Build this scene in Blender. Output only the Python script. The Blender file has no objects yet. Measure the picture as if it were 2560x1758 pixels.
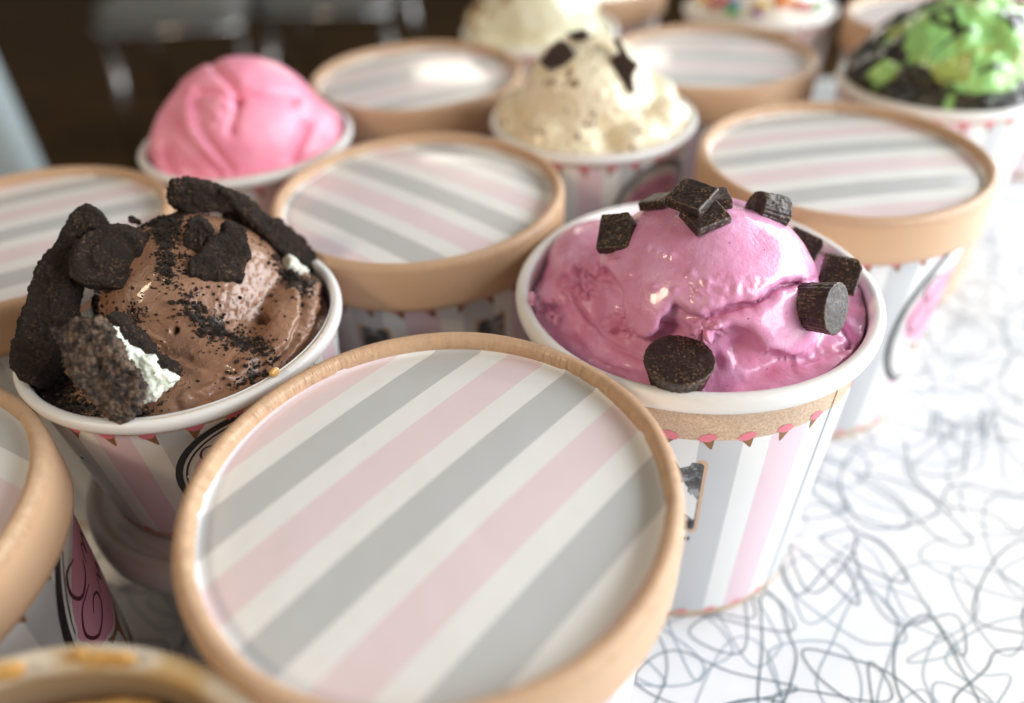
import bpy, math, random
import numpy as np
from mathutils import Vector, Matrix

# ------------------------------------------------------------------ camera, light, exposure
SC = bpy.context.scene
COL = SC.collection
TABLE = 0.75                       # height of the table top
LID = TABLE + 0.106                # height of the lid plane: z = 0 in the millimetre numbers below
MM = 0.001


def W(x, y, z):
    return Vector((x * MM, y * MM, LID + z * MM))


cam_data = bpy.data.cameras.new('camera')
cam = bpy.data.objects.new('camera', cam_data)
COL.objects.link(cam)
FPX, PITCH, ROLL = 1926.6, math.radians(38.132), math.radians(-2.928)
_ex = Vector((1, 0, 0)); _ed = Vector((0, -math.sin(PITCH), -math.cos(PITCH)))
_fw = Vector((0, math.cos(PITCH), -math.sin(PITCH)))
_r = math.cos(ROLL) * _ex - math.sin(ROLL) * _ed
_d = math.sin(ROLL) * _ex + math.cos(ROLL) * _ed
m = Matrix((_r, -_d, -_fw)).transposed().to_4x4()
m.translation = W(0, 0, 123.635)
cam.matrix_world = m
cam_data.sensor_width = 36.0
cam_data.lens = FPX / 2560 * 36
cam_data.clip_start = 0.005
cam_data.clip_end = 60
cam_data.dof.use_dof = True
cam_data.dof.focus_distance = 0.197
cam_data.dof.aperture_fstop = 3.9
SC.camera = cam

SC.view_settings.view_transform = 'Standard'
SC.view_settings.look = 'None'
SC.view_settings.exposure = 0.0
SC.view_settings.gamma = 1.0
SC.cycles.use_denoising = True
SC.cycles.max_bounces = 10

world = bpy.data.worlds.new('World'); SC.world = world
world.use_nodes = True
bg = world.node_tree.nodes['Background']
bg.inputs['Color'].default_value = (1.0, 0.95, 0.90, 1)
bg.inputs['Strength'].default_value = 0.20


def area(name, loc, target, sx, sy, power, color):
    l = bpy.data.lights.new(name, 'AREA'); l.shape = 'RECTANGLE'
    l.size, l.size_y, l.energy, l.color = sx, sy, power, color
    o = bpy.data.objects.new(name, l); COL.objects.link(o)
    o.location = loc
    o.rotation_euler = (Vector(target) - Vector(loc)).to_track_quat('-Z', 'Y').to_euler()
    return o


TC = (0.0, 0.25, LID)
area('window_light_right', (1.00, 0.02, LID + 0.30), (0.05, 0.20, LID - 0.04), 1.3, 0.7, 27, (0.91, 0.96, 1.0))
area('window_light_back', (2.7, 2.3, 1.70), TC, 1.7, 1.3, 58, (0.94, 0.975, 1.0))
area('pendant_light_back', (0.14, 3.0, 1.66), TC, 0.90, 0.24, 8, (1.0, 0.90, 0.76))
area('pendant_light_left', (-1.3, -0.6, 2.2), TC, 0.35, 0.35, 15, (1.0, 0.80, 0.56))

# ------------------------------------------------------------------ helpers: objects


def link(name, me, parent=None):
    o = bpy.data.objects.new(name, me); COL.objects.link(o)
    if parent is not None:
        o.parent = parent
    return o


def mesh(name, verts, faces, mats, parent=None, smooth=True, mi=None, attrs=None, flip=False):
    """one mesh object; verts in metres, local to its parent"""
    me = bpy.data.meshes.new(name)
    verts = np.asarray(verts, dtype=np.float32)
    fast(me, verts, faces)
    for mt in (mats if isinstance(mats, (list, tuple)) else [mats]):
        me.materials.append(mt)
    if mi is not None:
        me.polygons.foreach_set('material_index', np.asarray(mi, dtype=np.int32))
    me.polygons.foreach_set('use_smooth', np.full(len(me.polygons), bool(smooth)))
    for k, v in (attrs or {}).items():
        a = me.attributes.new(k, 'FLOAT', 'POINT'); a.data.foreach_set('value', np.asarray(v, dtype=np.float32))
    me.validate(); me.update()
    return link(name, me, parent)


def fast(me, verts, faces):
    faces = list(faces) if not isinstance(faces, np.ndarray) else faces
    if isinstance(faces, np.ndarray):
        n = faces.shape[1]; flat = faces.astype(np.int32).ravel(); tot = np.full(len(faces), n, np.int32)
    else:
        tot = np.array([len(f) for f in faces], np.int32); flat = np.array([i for f in faces for i in f], np.int32)
    me.vertices.add(len(verts)); me.vertices.foreach_set('co', verts.ravel())
    me.loops.add(len(flat)); me.loops.foreach_set('vertex_index', flat)
    me.polygons.add(len(tot))
    me.polygons.foreach_set('loop_start', np.concatenate([[0], np.cumsum(tot)[:-1]]).astype(np.int32))
    me.polygons.foreach_set('loop_total', tot)
    me.update(calc_edges=True)


def thing(name, label, cat, loc=(0, 0, 0), group=None, rotz=0.0):
    o = bpy.data.objects.new(name, None); COL.objects.link(o)
    o.empty_display_size = 0.02
    o.location = loc; o.rotation_euler = (0, 0, rotz)
    return tag(o, label, cat, group)


def tag(o, label, cat, group=None):
    o['label'] = label; o['category'] = cat
    if group:
        o['group'] = group
    return o


def lathe(profile, seg=96, closed=False):
    """revolve (r, z) points in mm; returns verts (m) and faces"""
    n = len(profile); V = []; F = []
    for k in range(seg):
        a = 2 * math.pi * k / seg; c, s = math.cos(a), math.sin(a)
        for r, z in profile:
            V.append((r * c * MM, r * s * MM, z * MM))
    for k in range(seg):
        k2 = (k + 1) % seg
        for j in range(n if closed else n - 1):
            j2 = (j + 1) % n
            F.append((k * n + j, k2 * n + j, k2 * n + j2, k * n + j2))
    return V, F


def tube(path, rad, seg=10):
    """swept tube along points (m), returns verts, faces"""
    P = [Vector(p) for p in path]; V = []; F = []
    up = Vector((0.3, 0.2, 1)).normalized()
    for i, p in enumerate(P):
        t = (P[min(i + 1, len(P) - 1)] - P[max(i - 1, 0)]).normalized()
        x = t.cross(up).normalized(); y = t.cross(x)
        for k in range(seg):
            a = 2 * math.pi * k / seg
            V.append(p + rad * (math.cos(a) * x + math.sin(a) * y))
    for i in range(len(P) - 1):
        for k in range(seg):
            k2 = (k + 1) % seg
            F.append((i * seg + k, i * seg + k2, (i + 1) * seg + k2, (i + 1) * seg + k))
    F.append(tuple(range(seg))[::-1]); F.append(tuple((len(P) - 1) * seg + k for k in range(seg)))
    return V, F


# ------------------------------------------------------------------ helpers: noise, signed distances, sculpting

def _hash(ix, iy, iz, seed):
    h = (ix.astype(np.int64) * 374761393 + iy.astype(np.int64) * 668265263 + iz.astype(np.int64) * 2147483647 + seed * 974634541) & 0xFFFFFFFF
    h = ((h ^ (h >> 13)) * 1274126177) & 0xFFFFFFFF
    h = (h ^ (h >> 16)) & 0xFFFFFFFF
    return h.astype(np.float64) / 2147483648.0 - 1.0


def vnoise(p, scale, seed=0):
    q = np.asarray(p, float) / scale
    i = np.floor(q); f = q - i; i = i.astype(np.int64)
    u = f * f * f * (f * (f * 6 - 15) + 10)
    out = 0
    for dx in (0, 1):
        wx = u[:, 0] if dx else 1 - u[:, 0]
        for dy in (0, 1):
            wy = u[:, 1] if dy else 1 - u[:, 1]
            for dz in (0, 1):
                wz = u[:, 2] if dz else 1 - u[:, 2]
                out = out + wx * wy * wz * _hash(i[:, 0] + dx, i[:, 1] + dy, i[:, 2] + dz, seed)
    return out


def fbm(p, scale, octv=4, seed=0, gain=0.5):
    s = 0; a = 1.0
    for k in range(octv):
        s = s + a * vnoise(p, scale / 2 ** k, seed + 17 * k); a *= gain
    return s


def smin(a, b, k):
    h = np.clip(0.5 + 0.5 * (b - a) / k, 0, 1)
    return b + (a - b) * h - k * h * (1 - h)


def sdf_mesh(func, lo, hi, step):
    import openvdb as vdb
    ax = [np.arange(lo[i], hi[i] + step, step, dtype=np.float32) for i in range(3)]
    d = func(ax[0][:, None, None], ax[1][None, :, None], ax[2][None, None, :]).astype(np.float32)
    d = np.broadcast_to(d, (len(ax[0]), len(ax[1]), len(ax[2])))
    g = vdb.FloatGrid(10.0); g.copyFromArray(np.ascontiguousarray(np.clip(d / step, -6, 6)))
    v, q = g.convertToQuads(isovalue=0.0)
    v = np.asarray(v, float) * step + np.array(lo)
    q = np.asarray(q, np.int64)
    a, b, c = v[q[:, 0]], v[q[:, 1]], v[q[:, 2]]; e = v[q[:, 3]]
    vol = (np.einsum('ij,ij->i', a, np.cross(b, c)) + np.einsum('ij,ij->i', a, np.cross(c, e))).sum()
    if vol < 0:
        q = q[:, ::-1]
    return v, q


def vnormals(v, q):
    n = np.cross(v[q[:, 2]] - v[q[:, 0]], v[q[:, 3]] - v[q[:, 1]])
    out = np.zeros_like(v)
    for k in range(4):
        for j in range(3):
            out[:, j] += np.bincount(q[:, k], n[:, j], len(v))
    return out / np.maximum(np.linalg.norm(out, axis=1, keepdims=True), 1e-9)


def relax(v, q, it=2):
    """light smoothing over quad edges"""
    for _ in range(it):
        s = np.zeros_like(v); c = np.zeros(len(v))
        for k in range(4):
            i, j = q[:, k], q[:, (k + 1) % 4]
            for d in range(3):
                s[:, d] += np.bincount(i, v[j, d], len(v)) + np.bincount(j, v[i, d], len(v))
            c += np.bincount(i, None, len(v)) + np.bincount(j, None, len(v))
        v = 0.5 * v + 0.5 * s / np.maximum(c, 1)[:, None]
    return v


def seg_dist(u, v, path, closed=False):
    path = np.asarray(path, float); n = len(path); best = np.full(u.shape, 1e9)
    for i in range(n if closed else n - 1):
        a = path[i]; b = path[(i + 1) % n]; ab = b - a
        t = np.clip(((u - a[0]) * ab[0] + (v - a[1]) * ab[1]) / max(ab @ ab, 1e-9), 0, 1)
        best = np.minimum(best, np.hypot(u - a[0] - t * ab[0], v - a[1] - t * ab[1]))
    return best


def poly_sd(u, v, path):
    """signed distance to a closed polygon, negative inside"""
    path = np.asarray(path, float); inside = np.zeros(u.shape, bool); n = len(path)
    for i in range(n):
        (x1, y1), (x2, y2) = path[i], path[(i + 1) % n]
        if y1 == y2:
            continue
        cond = (y1 > v) != (y2 > v)
        inside ^= cond & (u < (x2 - x1) * (v - y1) / (y2 - y1) + x1)
    d = seg_dist(u, v, path, True)
    return np.where(inside, -d, d)


def smooth_path(path, n=6):
    P = np.asarray(path, float); out = []
    for i in range(len(P) - 1):
        p0, p1, p2, p3 = P[max(i - 1, 0)], P[i], P[i + 1], P[min(i + 2, len(P) - 1)]
        for t in np.linspace(0, 1, n, endpoint=False):
            out.append(0.5 * (2 * p1 + (p2 - p0) * t + (2 * p0 - 5 * p1 + 4 * p2 - p3) * t * t + (3 * p1 - p0 - 3 * p2 + p3) * t ** 3))
    out.append(P[-1])
    return np.array(out)


def sstep(x, a, b):
    t = np.clip((x - a) / (b - a), 0, 1)
    return t * t * (3 - 2 * t)


# ------------------------------------------------------------------ helpers: materials

def mat(name, color=(0.8, 0.8, 0.8), rough=0.5, **kw):
    m = bpy.data.materials.new(name); m.use_nodes = True
    b = m.node_tree.nodes['Principled BSDF']
    b.inputs['Base Color'].default_value = (*color, 1)
    b.inputs['Roughness'].default_value = rough
    for k, v in kw.items():
        b.inputs[k.replace('_', ' ')].default_value = v
    return m


class NT:
    """small node-tree helper"""
    def __init__(s, m):
        s.t = m.node_tree; s.b = s.t.nodes['Principled BSDF']; s.co = s.n('ShaderNodeTexCoord').outputs['Object']

    def n(s, kind, **kw):
        x = s.t.nodes.new(kind)
        for k, v in kw.items():
            setattr(x, k, v)
        return x

    def put(s, sock, v):
        if hasattr(v, 'is_output'):
            s.t.links.new(v, sock)
        else:
            sock.default_value = v

    def math(s, op, a, b=0.0, c=0.0):
        x = s.n('ShaderNodeMath', operation=op)
        for i, v in enumerate((a, b, c)):
            s.put(x.inputs[i], v)
        return x.outputs[0]

    def noise(s, scale, detail=3.0, rough=0.55, vec=None, dist=0.0):
        x = s.n('ShaderNodeTexNoise'); s.put(x.inputs['Vector'], vec if vec is not None else s.co)
        x.inputs['Scale'].default_value = scale; x.inputs['Detail'].default_value = detail
        x.inputs['Roughness'].default_value = rough; x.inputs['Distortion'].default_value = dist
        return x.outputs['Fac']

    def ramp(s, fac, stops, interp='LINEAR'):
        x = s.n('ShaderNodeValToRGB'); x.color_ramp.interpolation = interp
        e = x.color_ramp.elements
        while len(e) < len(stops):
            e.new(0.5)
        for i, (p, c) in enumerate(stops):
            e[i].position = p; e[i].color = (*c, 1) if not isinstance(c, float) else (c, c, c, 1)
        s.put(x.inputs[0], fac)
        return x.outputs['Color']

    def mix(s, fac, a, b, blend='MIX'):
        x = s.n('ShaderNodeMix', data_type='RGBA', blend_type=blend)
        s.put(x.inputs[0], fac); 
        for i, v in ((6, a), (7, b)):
            s.put(x.inputs[i], (*v, 1) if isinstance(v, tuple) and len(v) == 3 else v)
        return x.outputs[2]

    def attr(s, name, typ='GEOMETRY'):
        x = s.n('ShaderNodeAttribute', attribute_name=name, attribute_type=typ)
        return x.outputs['Fac']

    def xyz(s):
        x = s.n('ShaderNodeSeparateXYZ'); s.put(x.inputs[0], s.co); return x.outputs

    def bump(s, h, strength=0.3, dist=0.001, prev=None):
        x = s.n('ShaderNodeBump'); x.inputs['Strength'].default_value = strength; x.inputs['Distance'].default_value = dist
        s.put(x.inputs['Height'], h)
        if prev is not None:
            s.put(x.inputs['Normal'], prev)
        s.put(s.b.inputs['Normal'], x.outputs[0])
        return x.outputs[0]

    def base(s, v):
        s.put(s.b.inputs['Base Color'], v)


def specks(nt, col, scale=1500, amt=0.06):
    return nt.mix(nt.math('MULTIPLY', nt.noise(scale, 2), amt * 2), col, (0.05, 0.04, 0.03))


PINK, GREY, WHITE = (0.765, 0.64, 0.66), (0.525, 0.535, 0.535), (0.80, 0.80, 0.785)


def stripe_ramp(nt, t):
    return nt.ramp(t, [(0.0, GREY), (0.297, WHITE), (0.5, PINK), (0.797, WHITE)], 'CONSTANT')


# striped lid panel: stripes run along local x
m_panel = mat('lid_print', rough=0.34, Specular_IOR_Level=0.45, Coat_Weight=0.28, Coat_Roughness=0.08)
nt = NT(m_panel)
y = nt.xyz()[1]
t = nt.math('FRACT', nt.math('ADD', nt.math('DIVIDE', nt.math('SUBTRACT', y, nt.attr('phase', 'OBJECT')), 0.0322), 10.1485))
pc_ = nt.mix(nt.math('MULTIPLY', nt.noise(900, 2), 0.06), stripe_ramp(nt, t), (0.5, 0.48, 0.46))
sm_ = nt.ramp(nt.noise(55, 6, 0.7, dist=1.2), [(0.56, 0.0), (0.72, 1.0)])
nt.base(nt.mix(nt.math('MULTIPLY', sm_, 0.14), pc_, (0.55, 0.52, 0.48)))
nt.put(nt.b.inputs['Roughness'], nt.math('MULTIPLY_ADD', nt.noise(45, 5, 0.65), 0.3, 0.2))
nt.bump(nt.noise(30, 3), 0.4, 0.0015)

# striped cup wall (angle), tan band on top; two heights of band


def cup_wall_mat(name, band, edge_z, bottom):
    m = mat(name, rough=0.42, Specular_IOR_Level=0.4)
    nt = NT(m); x, y, z = nt.xyz()
    a = nt.math('DIVIDE', nt.math('ARCTAN2', y, x), 2 * math.pi)
    t = nt.math('FRACT', nt.math('ADD', nt.math('MULTIPLY', a, 8.0), 10.15))
    t_col = nt.ramp(t, [(0.0, (0.56, 0.57, 0.58)), (0.297, WHITE), (0.5, (0.77, 0.585, 0.645)), (0.797, WHITE)], 'CONSTANT')
    grain = nt.noise(2600, 2)
    tan = nt.mix(nt.ramp(nt.noise(1400, 3), [(0.35, 0.0), (0.7, 1.0)]), (0.50, 0.33, 0.205), (0.70, 0.53, 0.385))
    col = nt.mix(nt.math('GREATER_THAN', z, band * MM), t_col, tan)
    col = nt.mix(nt.math('LESS_THAN', z, bottom * MM), col, tan)
    nt.base(nt.mix(nt.math('MULTIPLY', grain, 0.10), col, (0.35, 0.33, 0.31)))
    nt.bump(nt.noise(1800, 2), 0.12, 0.0003)
    return m


m_wall_big = cup_wall_mat('cup_print_tall', -19.3, 0, -102.5)
m_wall_small = cup_wall_mat('cup_print_small', -5.6, 0, -49.5)
m_white = mat('white_paper', (0.80, 0.79, 0.77), 0.36, Specular_IOR_Level=0.45)
nt = NT(m_white); nt.base(nt.mix(nt.math('MULTIPLY', nt.noise(600, 3), 0.10), (0.80, 0.79, 0.77), (0.5, 0.45, 0.4))); nt.bump(nt.noise(500, 3), 0.1, 0.0004)
m_plastic = mat('white_plastic', (0.72, 0.68, 0.64), 0.22)

m_kraft = mat('kraft_paper', (0.6, 0.36, 0.18), 0.38, Specular_IOR_Level=0.5)
nt = NT(m_kraft); x, y, z = nt.xyz()
ang = nt.math('ARCTAN2', y, x)
cv = nt.n('ShaderNodeCombineXYZ'); nt.put(cv.inputs[0], nt.math('MULTIPLY', ang, 36.0)); nt.put(cv.inputs[1], nt.math('MULTIPLY', z, 30.0))
rad = nt.math('SQRT', nt.math('ADD', nt.math('MULTIPLY', x, x), nt.math('MULTIPLY', y, y)))
nt.put(cv.inputs[2], nt.math('MULTIPLY', rad, 30.0))
crease = nt.noise(3.2, 4, 0.7, vec=cv.outputs[0])
lines = nt.ramp(crease, [(0.485, 0.0), (0.51, 1.0), (0.535, 0.0)])
roll = nt.math('GREATER_THAN', z, -0.0034)
fib = nt.noise(2300, 3)
colr = nt.mix(fib, (0.54, 0.32, 0.18), (0.65, 0.425, 0.26))
colr = nt.mix(nt.math('MULTIPLY', nt.noise(60, 3), 0.35), colr, (0.66, 0.46, 0.305))
colr = nt.mix(nt.math('MULTIPLY', nt.math('MULTIPLY', lines, roll), 0.35), colr, (0.30, 0.155, 0.07))
nt.base(colr)
n1 = nt.bump(nt.math('MULTIPLY', lines, roll), 0.55, 0.0004)
nt.bump(fib, 0.10, 0.0003, n1)

m_black = mat('print_black', (0.018, 0.017, 0.018), 0.4)
m_pinkprint = mat('print_pink', (0.74, 0.20, 0.25), 0.45)
m_scoopprint = mat('print_scoop_pink', (0.72, 0.33, 0.46), 0.45)
m_maroon = mat('print_maroon', (0.10, 0.006, 0.03), 0.45)
m_brownprint = mat('print_brown', (0.25, 0.12, 0.04), 0.45)
m_photo = mat('print_photo', (0.03, 0.03, 0.03), 0.4)
nt = NT(m_photo); nt.base(nt.ramp(nt.noise(260, 5, 0.7), [(0.38, (0.02, 0.02, 0.022)), (0.52, (0.10, 0.10, 0.10)), (0.62, (0.33, 0.33, 0.33))]))
m_tanprint = mat('print_tan', (0.62, 0.40, 0.24), 0.45)


def cream_mat(name, top, deep, rough=0.3, sss=0.35, specks_col=None, bump=0.35, mask_cols=None, radius=(0.0022, 0.0012, 0.0009), pores=0.25, coat=0.55):
    m = mat(name, top, rough, Specular_IOR_Level=0.45)
    nt = NT(m); b = nt.b
    b.inputs['Subsurface Weight'].default_value = sss
    b.inputs['Subsurface Radius'].default_value = radius
    b.inputs['Subsurface Scale'].default_value = 1.0
    b.inputs['Coat Weight'].default_value = 0.55
    b.inputs['Coat Roughness'].default_value = 0.1
    c = nt.mix(nt.ramp(nt.noise(110, 3), [(0.36, 0.0), (0.66, 1.0)]), top, deep)
    if specks_col is not None:
        c = nt.mix(nt.ramp(nt.noise(specks_col[1], 2, 0.5), [(specks_col[2], 0.0), (specks_col[2] + 0.05, 1.0)]), c, specks_col[0])
    for i, (att, colr) in enumerate(mask_cols or []):
        a = nt.math('ADD', nt.math('MULTIPLY', nt.attr(att), 0.8), nt.math('MULTIPLY', nt.math('SUBTRACT', nt.noise(620, 5, 0.75), 0.5), 2.2))
        c = nt.mix(nt.math('MULTIPLY', nt.ramp(a, [(0.47, 0.0), (0.58, 1.0)]), nt.math('GREATER_THAN', nt.attr(att), 0.03)), c, colr)
    nt.base(c)
    r = nt.math('MULTIPLY_ADD', nt.noise(260, 3), 0.35, rough - 0.13)
    r = nt.math('ADD', r, nt.math('MULTIPLY', nt.attr('dry'), 0.35))
    nt.put(b.inputs['Roughness'], r)
    nt.put(b.inputs['Coat Weight'], nt.math('SUBTRACT', coat, nt.math('MULTIPLY', nt.attr('dry'), coat * 0.9)))
    v = nt.n('ShaderNodeTexVoronoi'); nt.put(v.inputs['Vector'], nt.co); v.inputs['Scale'].default_value = 420
    pit = nt.ramp(v.outputs['Distance'], [(0.05, 0.0), (0.14, 1.0)])
    h = nt.math('ADD', nt.math('ADD', nt.noise(330, 5, 0.6), nt.math('MULTIPLY', nt.noise(1300, 3, 0.6), nt.math('MULTIPLY_ADD', nt.attr('dry'), 0.7, 0.22))), nt.math('MULTIPLY', pit, pores))
    nt.bump(h, bump, 0.0006)
    return m
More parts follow.
